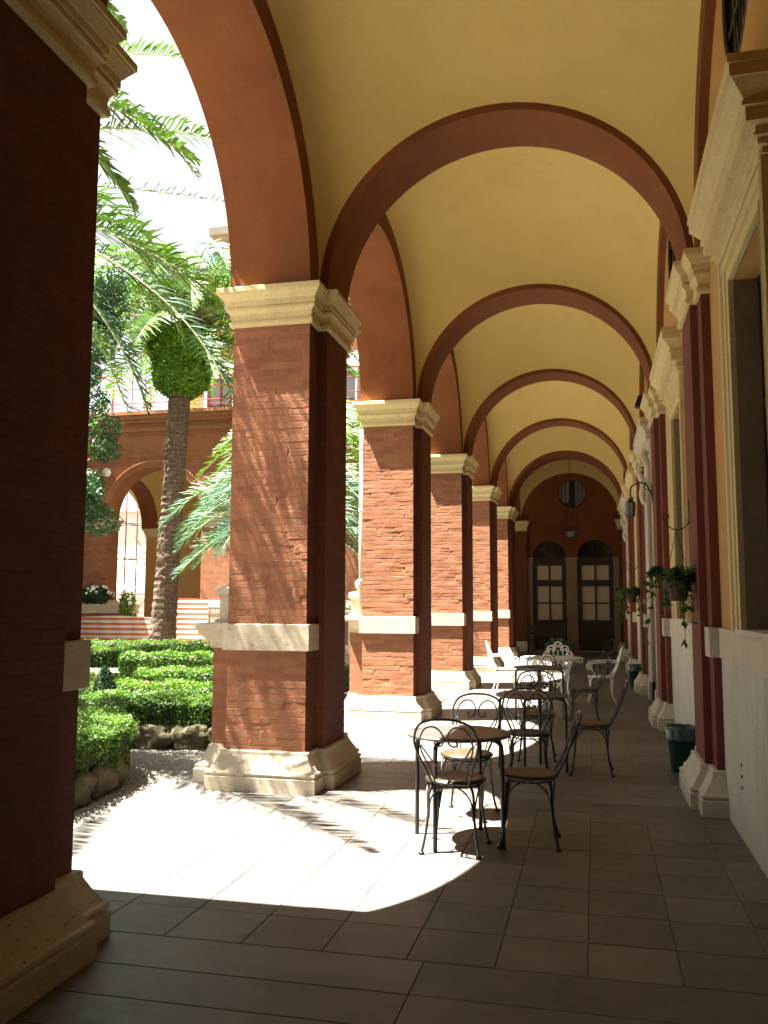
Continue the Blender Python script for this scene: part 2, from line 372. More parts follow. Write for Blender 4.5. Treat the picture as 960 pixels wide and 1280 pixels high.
# paving: separate slabs with bevelled edges and grout between
tv, tf, tt = [], [], []
def slab(x0, x1, y0, y1):
    if x1 - x0 < .02 or y1 - y0 < .02: return
    gp, bv = .0018, .0025; dz = random.uniform(-.0008, .0008); n = len(tv)
    for a, z in ((gp, -.006), (gp + bv * .3, -.0015 + dz), (gp + bv, dz)):
        tv.extend([(x0 + a, y0 + a, z), (x1 - a, y0 + a, z), (x1 - a, y1 - a, z), (x0 + a, y1 - a, z)])
    t = random.random(); fs = [(n + 8, n + 9, n + 10, n + 11)]
    for l in (0, 4):
        for i in range(4): fs.append((n + l + i, n + l + (i + 1) % 4, n + l + 4 + (i + 1) % 4, n + l + 4 + i))
    tf.extend(fs); tt.extend([t] * 5 * 0 + [t] * len(fs))
xs = [-.463 + .4 * k for k in range(-8, 4)]; xs = [-3.66] + xs + [XR]
for i in range(-2, 6 + 1):
    yc = YC(i)
    ys = [yc - .79, yc - .44, yc - .14, yc + .14, yc + .44, yc + .79]
    for a, b in zip(ys, ys[1:]):
        cuts = [-3.66, -2.33, -.78, XR] if (i % 2) else [-3.66, -2.33, -.78, XR]
        for c, d in zip(cuts, cuts[1:]): slab(c, d, a, b)
    y = yc + .79; ye = YC(i + 1) - .79 if i < 6 else 31.0
    if i == 6: ye = 31.0
    while y < ye - .02:
        y2 = min(y + .4, ye)
        if ye - y2 < .12: y2 = ye
        for c, d in zip(xs, xs[1:]): slab(c, d, y, y2)
        y = y2
me = bpy.data.meshes.new('pavement'); me.from_pydata(tv, [], tf); me.materials.append(M['tile'])
at = me.attributes.new('tint', 'FLOAT', 'FACE'); at.data.foreach_set('value', tt); me.update()
tag(link('pavement', me), 'brown grey square floor tiles of the arcade walk', kind='structure')
g = MB(); g.box(-3.665, XR, -8.5, 31.1, -.06, -.0045); tag(g.build('paving_joints', M['grout']), 'dark joints between the floor tiles', kind='structure')
g = MB(); g.box(-22, -3.66, 26.9, 31.1, -.06, -.004); tag(g.build('wing_pavement', M['tile']), 'tiled floor of the far arcade wing', kind='structure')

# ------------------------------------------------------------------ mouldings
CAP = [(0, 4.12), (.028, 4.125), (.036, 4.14), (.036, 4.165), (.022, 4.175), (.022, 4.19), (.03, 4.235), (.05, 4.262), (.062, 4.268), (.062, 4.29), (.052, 4.296), (.052, 4.302),
       (.07, 4.306), (.07, 4.352), (.078, 4.356), (.088, 4.372), (.108, 4.40), (.118, 4.412), (.118, 4.42), (.13, 4.424), (.13, 4.462), (.125, 4.47)]
BASE = [(.135, 0), (.135, .115), (.128, .122), (.122, .124), (.122, .13), (.13, .134), (.134, .147), (.13, .16), (.12, .165), (.11, .17), (.10, .185), (.075, .225), (.05, .27), (.038, .295), (.038, .32), (.03, .328), (0, .33)]
def fp(yc, y0=None, y1=None, p0=None, p1=None, xw=XW):
    a, b = (yc - HC, yc + HC) if y0 is None else (y0, y1); c, d = (yc - HP, yc + HP) if p0 is None else (p0, p1)
    return [(xw, a), (XC, a), (XC, c), (XP, c), (XP, d), (XC, d), (XC, b), (xw, b)]
def brickface(x0, x1, z0, z1, y, dx, dz, mb, sgn=1):
    nx = max(2, int((x1 - x0) / dx)); nz = max(2, int((z1 - z0) / dz))
    X = np.linspace(x0, x1, nx); Z = np.linspace(z0, z1, nz); gx, gz = np.meshgrid(X, Z)
    r = np.random.default_rng(int(abs(y * 1000)) + int(z0 * 10))
    # smooth wobble of the joints
    wob = .0028 * np.sin(gx * 13 + 3 * np.sin(gz * 5)) + .0012 * np.sin(gx * 71 + gz * 37)
    zz = gz + wob; row = np.floor(zz / .062).astype(int); fz = zz / .062 - row
    off = (row % 2) * .5 + (row % 3) * .13; bx = gx / .27 + off; col = np.floor(bx).astype(int); fx = bx - col
    hh = np.abs(np.sin(row * 12.9898 + col * 78.233) * 43758.5453) % 1; h2 = np.abs(np.sin(row * 39.3 + col * 11.1) * 9631.7) % 1
    d = -.0042 * hh ** 2 + (h2 - .5) * .002 * (fx - .5) * 2 - .0012 * fz
    ez = np.minimum(fz, 1 - fz) * .062; ex = np.minimum(fx, 1 - fx) * .27; e = np.minimum(ez, ex * 2.2)
    jn = .0012 + .0034 * np.clip(np.sin(gx * 7.7 + row * 2.3) * .6 + .3, 0, 1) * r.random(gx.shape)
    d = np.where(e < jn, d - .0035, d); d += r.normal(size=gx.shape) * .00045
    sm = np.abs(np.sin(gx * 9.1 + 2.2 * np.cos(gz * 3.7)) * np.sin(gz * 7.3 + gx * 4))
    d = d * (.35 + .85 * sm)
    P = np.stack([gx, np.full_like(gx, y) - sgn * d, gz], -1)
    mb.grid(P, smooth=False)

# ------------------------------------------------------------------ piers of the garden arcade
PLAB = {0: 'brick pier behind the viewpoint on the garden side', 1: 'nearest brick pier, dark in shade at the left edge',
        2: 'large brick pier with frond shadows streaking its face, foot in the sun patch', 3: 'second sunlit brick pier, left behind the nearest cafe table',
        4: 'third sunlit brick pier in the row beyond the cafe tables', 5: 'fourth sunlit brick pier in the row beside the white chairs', 6: 'farthest brick pier at the dark corner by the end wall', -1: 'last brick pier far behind the viewpoint'}
def urn(cx, cy_, label):
    r = root('stone_urn', (cx, cy_, 1.42), label, 'urn', 'stone urns on the pier buttresses')
    MB().ring([(cx - .11, cy_ - .11), (cx + .11, cy_ - .11), (cx + .11, cy_ + .11), (cx - .11, cy_ + .11)],
              [(.03, 1.422), (.03, 1.45), (0, 1.46), (0, 1.66), (.02, 1.67), (.035, 1.69), (.035, 1.74), (.02, 1.755), (-.02, 1.775)]).build('pedestal', M['trav'], r)
    MB().lathe([(.045, 1.776), (.05, 1.79), (.03, 1.805), (.05, 1.82), (.072, 1.85), (.078, 1.885), (.068, 1.925), (.04, 1.955), (.0, 1.97)], cx, cy_, 20).build('finial', M['trav'], r)
def pier(i):
    yc = YC(i)
    y0, y1, p0, p1 = yc - HC, yc + HC, yc - HP, yc + HP
    if i == 6: y1 = 27.73; p1 = 27.6
    r = root('brick_pier', ((XW + XC) / 2, yc, 0), PLAB[i], 'pier', 'brick piers of the near arcade')
    b = MB(); b.box(XW, XC, y0 + .008, y1, .33, 4.12)
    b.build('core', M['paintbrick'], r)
    if i >= 1:
        f = MB(); dx, dz = {1: (.1, .1), 2: (.012, .0062), 3: (.016, .0085), 4: (.022, .0105)}.get(i, (.03, .0125))
        if i > 1:
            brickface(XW - .001, XC + .001, .33, 1.19, y0, dx, dz, f); brickface(XW - .001, XC + .001, 1.418, 4.12, y0, dx, dz, f)
            f.build('brick_face', M['brick'], r)
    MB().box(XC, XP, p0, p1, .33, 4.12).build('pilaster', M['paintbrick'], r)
    P = fp(yc, y0, y1, p0, p1)
    MB().ring(P, CAP).build('capital', M['cream'], r)
    MB().ring(P, BASE).build('base', M['trav'], r)
    d = MB(); d.ring([(XW, y0), (XC, y0), (XC, y1), (XW, y1)], [(.0, 1.186), (.032, 1.188), (.036, 1.192), (.036, 1.414), (.032, 1.42), (0, 1.421)])
    d.build('dado_block', M['trav'], r)
    if i < 6:
        bt = root('garden_buttress', (-3.3, yc, 0), {0: 'low buttress behind viewpoint', 1: 'low brick buttress on the garden side of the nearest dark pier', 2: 'low brick buttress under an urn on the garden side of the frond shadowed pier'}.get(i, 'low brick buttress on garden side of sunlit pier number %d in the row' % i), 'buttress', 'low buttresses of the near arcade')
        q = [(-3.50, yc - .34), (XW - .137, yc - .34), (XW - .137, yc + .34), (-3.50, yc + .34)]
        MB().box(-3.43, XW, yc - .34, yc + .34, .20, 1.2).build('shaft', M['brick'], bt)
        MB().ring([(-3.43, yc - .34), (XW - .14, yc - .34), (XW - .14, yc + .34), (-3.43, yc + .34)], [(.12, 0), (.12, .115), (.11, .13), (.11, .15), (.07, .2), (.03, .28), (.02, .32), (0, .33)]).build('base', M['trav'], bt)
        MB().ring([(-3.43, yc - .34), (XW - .04, yc - .34), (XW - .04, yc + .34), (-3.43, yc + .34)], [(.0, 1.19), (.02, 1.2), (.02, 1.22), (.04, 1.26), (.09, 1.31), (.11, 1.33), (.11, 1.36), (.13, 1.37), (.13, 1.41), (.12, 1.42)]).build('cap', M['trav'], bt)
        if i in (1, 2, 3, 4): urn(-3.37, yc, 'stone urn on the buttress of the ' + {1: 'nearest dark pier', 2: 'pier streaked with frond shadows', 3: 'second sunlit pier', 4: 'third sunlit pier'}[i])
for i in range(0, 7): pier(i)
r = root('downpipe', (-3.23, YC(3) - .52, 1.45), 'cream rainwater pipe on the garden edge of the second sunlit pier', 'pipe')
MB().tube([(-3.225, YC(3) - .5, z) for z in (1.45, 2.5, 4.1)], .032, 10).build('pipe', M['pipe'], r)
for z in (1.9, 2.9, 3.8): MB().tube([(-3.225, YC(3) - .5, z), (-3.225, YC(3) - .5, z + .04)], .04, 10).build('bracket', M['pipe'], r)

r = root('shadow_buttress', (-3.6, 3.9, 0), 'added sloping brick mass, out of view behind the nearest dark pier, that shapes the sun patch edge', 'buttress')  # added out of view to cast the straight edge of the sun patch
MB().prism([(2.9, 0), (4.62, 0), (3.84, 5.7), (2.9, 5.7)], 'x', -3.72, -3.45).build('masonry', M['brick'], r)
# ------------------------------------------------------------------ arcade wall (arches) - generic, xf maps local to world
def archpts(c, r, n=40, z=ZS): return [(c - r * math.cos(PI * k / n), z + r * math.sin(PI * k / n)) for k in range(n + 1)]
def arcade(parent, centres, ya, yb, xf, top, mat_in, mat_out, mat_soffit, archivolt=True):
    pts = [(ya, ZS)]
    for c in centres: pts += archpts(c, RA)
    pts += [(yb, ZS), (yb, top), (ya, top)]
    MB(xf).prism(pts, 'x', XC, XC, back=False, sides=False).build('corridor_face', mat_in, parent)
    MB(xf).prism(pts, 'x', XW, XW, back=False, sides=False).build('garden_face', mat_out, parent)
    m = MB(xf); m.box(XW, XC, ya, yb, top - .02, top)
    for c in centres:
        a = archpts(c, RA); P = np.array([[(XC, y, z), (XW, y, z)] for y, z in a]); m.grid(P)
    ends = [ya] + [v for c in centres for v in (c - RA, c + RA)] + [yb]
    for a, b_ in zip(ends[::2], ends[1::2]):
        if b_ - a > .01: m.add([(XW, a, ZS), (XC, a, ZS), (XC, b_, ZS), (XW, b_, ZS)], [(0, 1, 2, 3)])
    m.build('arch_soffit', mat_soffit, parent)
    if archivolt:
        for c in centres:
            a = archpts(c, RA); prof = [(0, 0), (0, -.04), (.08, -.04), (.09, -.055), (.17, -.055), (.19, -.075), (.23, -.075), (.24, -.04), (.24, 0)]
            P = np.array([[(XW + d, c + (y - c) * (RA + o) / RA, ZS + (z - ZS) * (RA + o) / RA) for o, d in prof] for y, z in a])
            MB(xf).grid(P, False).build('archivolt', mat_soffit, parent)
rw = root('arcade_wall', (XW, YC(2), ZS), 'rust red arcade wall whose round arches open onto the garden', 'wall')
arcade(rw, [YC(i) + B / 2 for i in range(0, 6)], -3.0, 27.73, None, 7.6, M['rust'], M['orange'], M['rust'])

# vaults
def sail(xf, x0, x1, y0, y1, n=40):
    hx, hy = (x1 - x0) / 2, (y1 - y0) / 2; mx, my = (x0 + x1) / 2, (y0 + y1) / 2; R2 = hx * hx + hy * hy
    s = np.sin(np.linspace(-PI / 2, PI / 2, n)); X, Y = np.meshgrid(mx + hx * s, my + hy * s)
    Z = ZS + np.sqrt(np.maximum(R2 - (X - mx) ** 2 - (Y - my) ** 2, 0)); return np.stack([X, Y, Z], -1)
vr = root('ceiling', (XM, YC(2), ZS), 'yellow plaster vaulted ceiling of the arcade walk', None, kind='structure')
v = MB(); spans = [(-3.0, YC(0) - HP)] + [(YC(i) + HP, YC(i + 1) - HP) for i in range(0, 6)] + [(27.6, 31.0)]
for a, b in spans: v.grid(sail(None, XC, XB, a, b))
v.build('vault', M['yellow'], vr)
def tarch(parent, a, b, xf=None, mat=None, outer=1.76):
    ain = archpts(XM, RT, 56); aout = archpts(XM, outer, 56)
    m = MB(xf)
    for y in (a, b):
        P = np.array([[(p[0], y, p[1]), (q[0], y, q[1])] for p, q in zip(ain, aout)]); m.grid(P, False)
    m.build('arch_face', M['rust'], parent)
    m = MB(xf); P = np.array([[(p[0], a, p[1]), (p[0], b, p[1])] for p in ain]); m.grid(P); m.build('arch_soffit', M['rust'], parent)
TL = {-1: 'far behind the viewpoint', 0: 'just behind the viewpoint', 1: 'over the viewpoint beside the nearest dark pier', 2: 'nearest in view, the widest rust red band across the ceiling', 3: 'second in view across the ceiling',
      4: 'third in view across the ceiling', 5: 'fourth in view across the ceiling', 6: 'last before the dark end wall'}
for i in range(0, 7):
    r = root('transverse_arch', (XM, YC(i), ZS), 'rust red cross arch, ' + TL[i], 'arch', 'cross arches under the vault')
    tarch(r, YC(i) - HP, YC(i) + HP if i < 6 else 27.6)

# ------------------------------------------------------------------ inner wall with windows, doors, pilasters
iw = root('inner_wall', (XR, YC(2), 0), 'ochre inner wall with white dado along the right of the walk', 'wall')
ybeg, yend = -3.0, 31.0
bays = {0: 'w', 1: 'w', 2: 'w', 3: 'd', 4: 'w', 5: 'd'}
WH, WZ0, WZ1 = .57, 1.42, 3.80     # window half width, sill, head
DH, DZ1 = .70, 3.60
def bc(i): return YC(i) + B / 2
holes = []
for i, k in bays.items():
    c = bc(i)
    if k == 'w': holes.append([(c - WH, WZ0), (c + WH, WZ0), (c + WH, WZ1), (c - WH, WZ1)])
    holes.append([(c + .56 * math.cos(t), 5.68 + .62 * math.sin(t)) for t in [2 * PI * q / 28 for q in range(28)]])
out = [(ybeg, 0)]
for i, k in bays.items():
    if k == 'd': c = bc(i); out += [(c - DH, 0), (c - DH, DZ1), (c + DH, DZ1), (c + DH, 0)]
out += [(yend, 0), (yend, 7.6), (ybeg, 7.6)]
MB().prism(out, 'x', XR, XR + .20, holes=holes, back=False).build('plaster', M['ochre'], iw)
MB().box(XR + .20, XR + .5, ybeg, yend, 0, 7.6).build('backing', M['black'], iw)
# white dado and stone band
dd, db = MB(), MB()
segs = []; y = ybeg
for i in range(0, 7):
    yc = YC(i); segs.append((y, yc - HC)); y = yc + HC
segs.append((y, yend))
for a, b in segs:
    if b - a < .01: continue
    dcs = [bc(i) for i, k in bays.items() if k == 'd' and a < bc(i) < b]
    parts = [(a, b)] if not dcs else [(a, dcs[0] - DH - .28), (dcs[0] + DH + .28, b)]
    for p, q in parts:
        dd.box(XR - .012, XR, p, q, 0, 1.19); db.box(XR - .028, XR, p, q, 1.19, 1.418)
dd.build('white_dado', M['white'], iw); db.build('stone_band', M['marble'], iw)
def half(i, z0, z1, mb):
    yc = YC(i); mb.box(XB, XR, yc - HC, yc + HC, z0, z1); mb.box(XN, XB, yc - HP, yc + HP, z0, z1)
for i in range(0, 7):
    yc = YC(i); m = MB(); m.box(XB, XR, yc - HC, yc + HC, .33, 4.12); m.box(XN, XB, yc - HP, yc + HP, .33, 4.12)
    p = m.build('pilaster', M['redpaint'], iw); p.location = (0, 0, 0)
    P = [(XR + .15, yc - HC), (XR + .15, yc + HC), (XB, yc + HC), (XB, yc + HP), (XN, yc + HP), (XN, yc - HP), (XB, yc - HP), (XB, yc - HC)][::-1]
    P = P[::-1] if sum((P[k][0] * P[(k + 1) % 8][1] - P[(k + 1) % 8][0] * P[k][1]) for k in range(8)) < 0 else P
    MB().ring(P, CAP).build('capital', M['cream'], p); MB().ring(P, BASE).build('base', M['marble'], p)
    MB().box(XB - .03, XR, yc - HC - .03, yc + HC + .03, 1.19, 1.42).build('dado_block', M['marble'], p)
# formerets on the wall
for i in range(0, 6):
    c = bc(i); a1 = archpts(c, RA); a2 = archpts(c, 2.03); m = MB()
    P = np.array([[(XR, p[0], p[1]), (XB - .004, p[0], p[1]), (XB - .004, q[0], q[1])] for p, q in zip(a1, a2)]); m.grid(P, False)
    ww = m.build('wall_arch', M['rust'], iw)
def oculus(i):
    c = bc(i); m = MB(); m.tube([(XR + .012, c + .545 * math.cos(t), 5.68 + .605 * math.sin(t)) for t in [2 * PI * q / 32 for q in range(32)]], .022, 6, True)
    for dy in (-.2, 0, .2): m.tube([(XR + .02, c + dy, 5.08), (XR + .02, c + dy, 6.28)], .009, 5)
    for dz in (-.2, .2): m.tube([(XR + .02, c - .56, 5.68 + dz), (XR + .02, c + .56, 5.68 + dz)], .009, 5)
    o = m.build('round_window', M['darkwood'], iw)
    MB().prism([(c + .57 * math.cos(t), 5.68 + .63 * math.sin(t)) for t in [2 * PI * q / 28 for q in range(28)]], 'x', XR + .03, XR + .035).build('pane', M['glass'], o)
for i in bays: oculus(i)
HOOD = [(0, 3.98), (.02, 3.985), (.02, 4.02), (.045, 4.025), (.045, 4.06), (.07, 4.065), (.07, 4.075), (.055, 4.08), (.055, 4.12), (.11, 4.125), (.11, 4.20), (.13, 4.205), (.13, 4.225), (.12, 4.23), (.12, 4.245), (.16, 4.30), (.185, 4.33), (.195, 4.335), (.195, 4.40), (.205, 4.405), (.205, 4.44), (.2, 4.455)]
def hood(c, hw, parent, dz=0, mat=None, x=XR):
    P = [(x + .1, c - hw), (x + .1, c + hw), (x - .03, c + hw), (x - .03, c - hw)]
    P = P[::-1] if sum((P[k][0] * P[(k + 1) % 4][1] - P[(k + 1) % 4][0] * P[k][1]) for k in range(4)) < 0 else P
    MB().ring(P, [(o, z + dz) for o, z in HOOD]).build('hood', mat or M['cream'], parent)
def window(i):
    c = bc(i); m = MB()
    fw_, prof = .25, [(0, .004), (0, -.035), (.03, -.04), (.035, -.03), (.11, -.03), (.115, -.042), (.19, -.042), (.2, -.06), (.235, -.065), (.25, -.055), (.25, 0)]
    # moulded frame: jambs + head swept round the opening
    def path(o): return [(c - WH - o, WZ0 + .0), (c - WH - o, WZ1 + o), (c + WH + o, WZ1 + o), (c + WH + o, WZ0 + .0)]
    P = np.array([[(XR + d, *path(o)[k]) for o, d in prof] for k in range(4)]); m.grid(P, False)
    m.box(XR - .05, XR + .05, c - WH - .22, c + WH + .22, 3.90, 4.0)
    wnd = m.build('window_surround', M['cream'], iw)
    hood(c, WH + .25, wnd)
    MB().box(XR - .045, XR + .19, c - WH - .28, c + WH + .28, 1.40, 1.438).build('sill', M['marble'], wnd)
    g2 = MB()
    MB().box(XR + .002, XR + .2, c + WH - .004, c + WH - .001, 1.44, 3.8).build('reveal', M['reveal'], wnd)
    f = MB(); a, b = c - WH, c + WH
    for p, q in ((a, a + .06), (c - .04, c + .04), (b - .06, b)): f.box(XR + .15, XR + .19, p, q, 1.44, 3.8)
    for z in (1.44, 2.9, 3.74): f.box(XR + .155, XR + .185, a, b, z, z + .06)
    f.build('casement', M['darkwood'], wnd)
    MB().box(XR + .19, XR + .195, a, b, 1.44, 3.8).build('pane', M['glass'], wnd)
def door(i):
    c = bc(i); m = MB()
    prof = [(0, .004), (0, -.05), (.03, -.055), (.035, -.045), (.12, -.045), (.125, -.06), (.2, -.06), (.21, -.08), (.25, -.085), (.27, -.07), (.27, 0)]
    def path(o): return [(c - DH - o, 0), (c - DH - o, DZ1 + o), (c + DH + o, DZ1 + o), (c + DH + o, 0)]
    m.grid(np.array([[(XR + d, *path(o)[k]) for o, d in prof] for k in range(4)]), False)
    m.box(XR - .07, XR + .05, c - DH - .3, c + DH + .3, 3.87, 3.99)
    for s_ in (-1, 1):      # scrolled consoles
        m.tube(smooth_path([(XR - .08, c + s_ * (DH + .2), 3.35), (XR - .12, c + s_ * (DH + .2), 3.5), (XR - .1, c + s_ * (DH + .2), 3.7), (XR - .17, c + s_ * (DH + .2), 3.9), (XR - .12, c + s_ * (DH + .2), 3.97)]), .05, 8)
        m.box(XR - .10, XR, c + s_ * (DH + .14) - .14, c + s_ * (DH + .14) + .14, 0, .30)
    d = m.build('door_surround', M['marble'], iw); hood(c, DH + .27, d, 0, M['marble'])
    f = MB()
    f.box(XR + .12, XR + .17, c - DH, c + DH, 0.02, DZ1)
    for s_ in (-1, 1):
        for z0, z1 in ((.25, 1.1), (1.25, 2.3), (2.45, 3.4)): f.box(XR + .10, XR + .125, c + s_ * .35 - .24, c + s_ * .35 + .24, z0, z1)
    f.build('door', M['darkwood'], d)
for i, k in bays.items(): (window if k == 'w' else door)(i)
m = MB()
for k in range(3): m.lathe([(.0, 0), (.009, 0), (.009, .006), (0, .006)], 0, 0, 8) if False else m.tube([(XR - .012, 6.55, .36 + k * .075), (XR - .02, 6.55, .36 + k * .075)], .011, 8)
m.build('peg_holes', M['black'], iw)

# roof over walk, added light-blocking walls beside and behind the camera
rr = root('roof', (XM, YC(2), 7.6), 'flat roof over the arcade walk', 'roof'); MB().box(XW - .05, 1.5, ybeg - .3, 31.6, 7.6, 7.85).build('slab', M['roof'], rr)
rb = root('rear_shade_wall', (XM, ybeg, 0), 'added plaster wall far behind the viewpoint that keeps the foreground dark', 'wall'); MB().box(XW, 1.4, ybeg - .3, ybeg, 0, 7.6).build('plaster', M['rust'], rb)  # added, unseen; keeps daylight from behind off the foreground
rc = root('arch_shade_wall', (-2.8, .9, 0), 'added rust plaster wall filling the arch beside the viewpoint to keep the foreground dark', 'wall'); m = MB(); m.box(-3.0, -2.7, YC(0) + HC, YC(1) - HC, 0, ZS + RA); m.box(-3.0, -2.7, ybeg, YC(0) - HC, 0, ZS); m.build('plaster', M['rust'], rc)  # added, unseen; shuts the open garden side to darken the foreground

# ------------------------------------------------------------------ end wall with double arched doors
YE = 31.0
ew = root('end_wall', (XM, YE, 0), 'dark rust end wall closing the walk with two arched doorways', 'wall')
def aro(c, r, z, z0=.0, n=20): return [(c - r, z0)] + [(c - r * math.cos(PI * k / n), z + r * math.sin(PI * k / n)) for k in range(n + 1)] + [(c + r, z0)]
d1, d2 = (-1.50, .57), (.045, .60)
outl = [(-2.7, 0)] + aro(d1[0], d1[1], 3.21) + aro(d2[0], d2[1], 3.21) + [(XR + .2, 0), (XR + .2, 7.6), (-2.7, 7.6)]
ocu = [(-.68 + .49 * math.cos(2 * PI * k / 28), 5.42 + .49 * math.sin(2 * PI * k / 28)) for k in range(28)]
MB().prism(outl, 'y', YE, YE + .3, holes=[ocu]).build('plaster', M['rust'], ew)
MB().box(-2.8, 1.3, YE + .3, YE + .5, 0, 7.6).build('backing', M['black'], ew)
m = MB()
for x0, x1 in ((-2.25, -2.07), (-.93, -.555), (.645, .83)):
    m.ring([(x0, YE - .05), (x1, YE - .05), (x1, YE + .1), (x0, YE + .1)], [(.03, 0), (.03, .25), (0, .27), (0, 3.08), (.02, 3.1), (.02, 3.14), (.04, 3.17), (.04, 3.21)])
m.build('stone_column', M['reveal'], ew)
for (c, r), nm in ((d1, 0), (d2, 0)):
    f = MB(); a, b = c - r, c + r; y = YE + .14
    px0, px1 = c - r + .15, c + r - .15
    f.box(a, px0, y, y + .06, 0, 3.21); f.box(px1, b, y, y + .06, 0, 3.21); f.box(c - .03, c + .03, y, y + .06, 1.0, 3.0)
    for z0, z1 in ((0, 1.06), (1.61, 1.66), (2.21, 2.43), (2.93, 3.21)): f.box(px0, px1, y + .003, y + .057, z0, z1)
    for s_ in (-1, 1): f.box(c + s_ * .23 - .17, c + s_ * .23 + .17, y - .02, y + .004, .2, .9)
    d = f.build('door', M['darkwood'], ew)
    MB().box(px0, px1, y + .062, y + .07, 1.0, 2.95).build('curtained_pane', M['curtain'], d)
    g2 = MB(); g2.prism([(c - r * math.cos(PI * k / 20), 3.215 + r * math.sin(PI * k / 20)) for k in range(21)], 'y', y + .03, y + .04); g2.build('fanlight', M['glass'], d)
    g3 = MB()
    for t in (30, 60, 90, 120, 150): g3.tube([(c, y + .02, 3.22), (c + r * math.cos(math.radians(t)), y + .02, 3.22 + r * math.sin(math.radians(t)))], .012, 5)
    g3.build('fan_bars', M['darkwood'], d)
m = MB(); m.tube([(p, YE + .05, q) for p, q in ocu], .035, 8, True); ow_ = m.build('round_window', M['darkwood'], ew)
m = MB(); m.prism(ocu, 'y', YE + .12, YE + .125); m.build('pane', M['paleglass'], ow_)
m = MB(); m.box(-.68 - .10, -.68 + .10, YE + .09, YE + .11, 4.93, 5.91)
for dx in (-.35, -.22, .22, .35): m.tube([(-.68 + dx, YE + .1, 5.42 - .4), (-.68 + dx, YE + .1, 5.42 + .4)], .012, 5)
m.build('bars', M['black'], ow_)
for x0, x1 in ((-2.62, -2.25), (.83, 1.1)):
    m = MB(); m.box(x0, x1, YE - .28, YE, .33, 4.12); p = m.build('corner_pilaster', M['paintbrick'], ew)
    P = [(x0, YE - .28), (x1, YE - .28), (x1, YE), (x0, YE)]
    MB().ring(P, [(o * .8, z) for o, z in CAP]).build('capital', M['cream'], p); MB().ring(P, [(o * .8, z) for o, z in BASE]).build('base', M['marble'], p)
# ------------------------------------------------------------------ far wing and west wing (same architecture, turned)
def wingxf(x, y, z): return (-y, 27.0 + (x - XW), z)
def westxf(x, y, z): return (-17.0 - (x - XW), y, z)
def gpier(r, yc, xf, low=True):
    MB(xf).box(XW, XC, yc - HC, yc + HC, .4, 4.12).build('core', M['brick'], r)
    P = fp(yc)
    MB(xf).ring(P, CAP).build('capital', M['trav'], r)
    MB(xf).ring([(XW, yc - HC), (XC, yc - HC), (XC, yc + HC), (XW, yc + HC)], [(.15, .0), (.15, 1.25), (.17, 1.28), (.17, 1.36), (.13, 1.38), (.13, 1.45), (.15, 1.48), (.13, 1.54), (.06, 1.62), (.02, 1.68), (0, 1.7)]).build('base', M['trav'], r)
    MB(xf).box(XC, XP, yc - HP, yc + HP, .0, 4.12).build('pilaster', M['orange'], r)
wy = [7.4, 12.07, 16.75, 21.43]
WL = ['far wing pier hidden to the right of the low palm', 'far wing pier right of the tall palm trunk', 'far wing pier left of the tall palm trunk', 'far wing pier at the shaded left corner']
for yc, lb in zip(wy, WL):
    r = root('wing_pier', wingxf((XW + XC) / 2, yc, 0), 'brick ' + lb, 'pier', 'piers of the far wing'); gpier(r, yc, wingxf)
ww = root('wing_wall', (-12, 27, ZS), 'sunlit brick and plaster arcade wall of the far wing behind the palms', 'wall')
arcade(ww, [9.735, 14.41, 19.09], 3.2, 22.2, wingxf, 7.0, M['orange'], M['brick'], M['orange'])
m = MB(wingxf)
for o, z0, z1 in ((.03, 6.42, 6.55), (.06, 6.55, 6.66), (.02, 6.66, 6.85), (.006, 6.85, 7.32), (.05, 7.32, 7.42), (.12, 7.42, 7.55), (.05, 7.55, 7.72), (.16, 7.72, 7.84), (.24, 7.84, 7.98), (.30, 7.98, 8.10)): m.box(XW - o, XC - .002, 3.0, 22.2, z0, z1)
m.build('cornice', M['orange'], ww)
v = MB(wingxf)
cs = [7.4, 12.07, 16.75, 21.43]
for a, b in zip([3.4] + cs, cs + [25.6]): v.grid(sail(None, XC, XB, a + HP, b - HP, 24))
v.build('vault', M['yellow'], ww)
for yc in cs: tarch(ww, yc - HP, yc + HP, wingxf)
# rear wall of the wing with open arch
outl = [(2.75, 0), (16.9, 0)] + [(18.64 - RA * math.cos(PI * k / 24), ZS + RA * math.sin(PI * k / 24)) for k in range(25)] + [(20.38, 0), (25, 0), (25, 7.8), (2.75, 7.8)]
MB(wingxf).prism(outl, 'x', XB, XB + .7).build('rear_plaster', M['ochre'], ww)
m = MB(wingxf)
for yc in (16.30, 20.98): m.ring([(XB, yc - HC), (XB + .7, yc - HC), (XB + .7, yc + HC), (XB, yc + HC)], [(o, z) for o, z in CAP])
m.build('rear_capital', M['cream'], ww)
MB(wingxf).box(XW - .1, XB + .8, 2.75, 25, 7.85, 8.08).build('terrace_slab', M['roof'], ww)
MB(wingxf).box(XB - .05, XB, 12.2, 13.2, 0, 3.2).build('rear_door', M['darkwood'], ww)
m = MB(wingxf); m.tube([(XW - .08, 16.18, 6.05), (XW - .16, 16.18, 6.05)], .15, 16); o = m.build('globe_lamp', M['flower']); tag(o, 'round white lamp on the far wing wall left of the palm trunk', 'lamp')
# west wing
wr = root('west_wing', (-17, 20, 0), 'brick west wing of the cloister seen at far left', 'wall')
arcade(wr, [21.93 - B * k for k in range(0, 6)], -5, 26.9, westxf, 7.0, M['orange'], M['brick'], M['orange'], False)
for k in range(0, 6): gpier(wr, 24.27 - B * k, westxf) 
m = MB(westxf); m.box(XW - .25, XC + 3.4, -5, 26.9, 7.0, 8.0); m.build('cornice', M['orange'], wr)
MB(westxf).box(XB, XB + .4, -5, 26.9, 0, 7.0).build('rear_plaster', M['ochre'], wr)

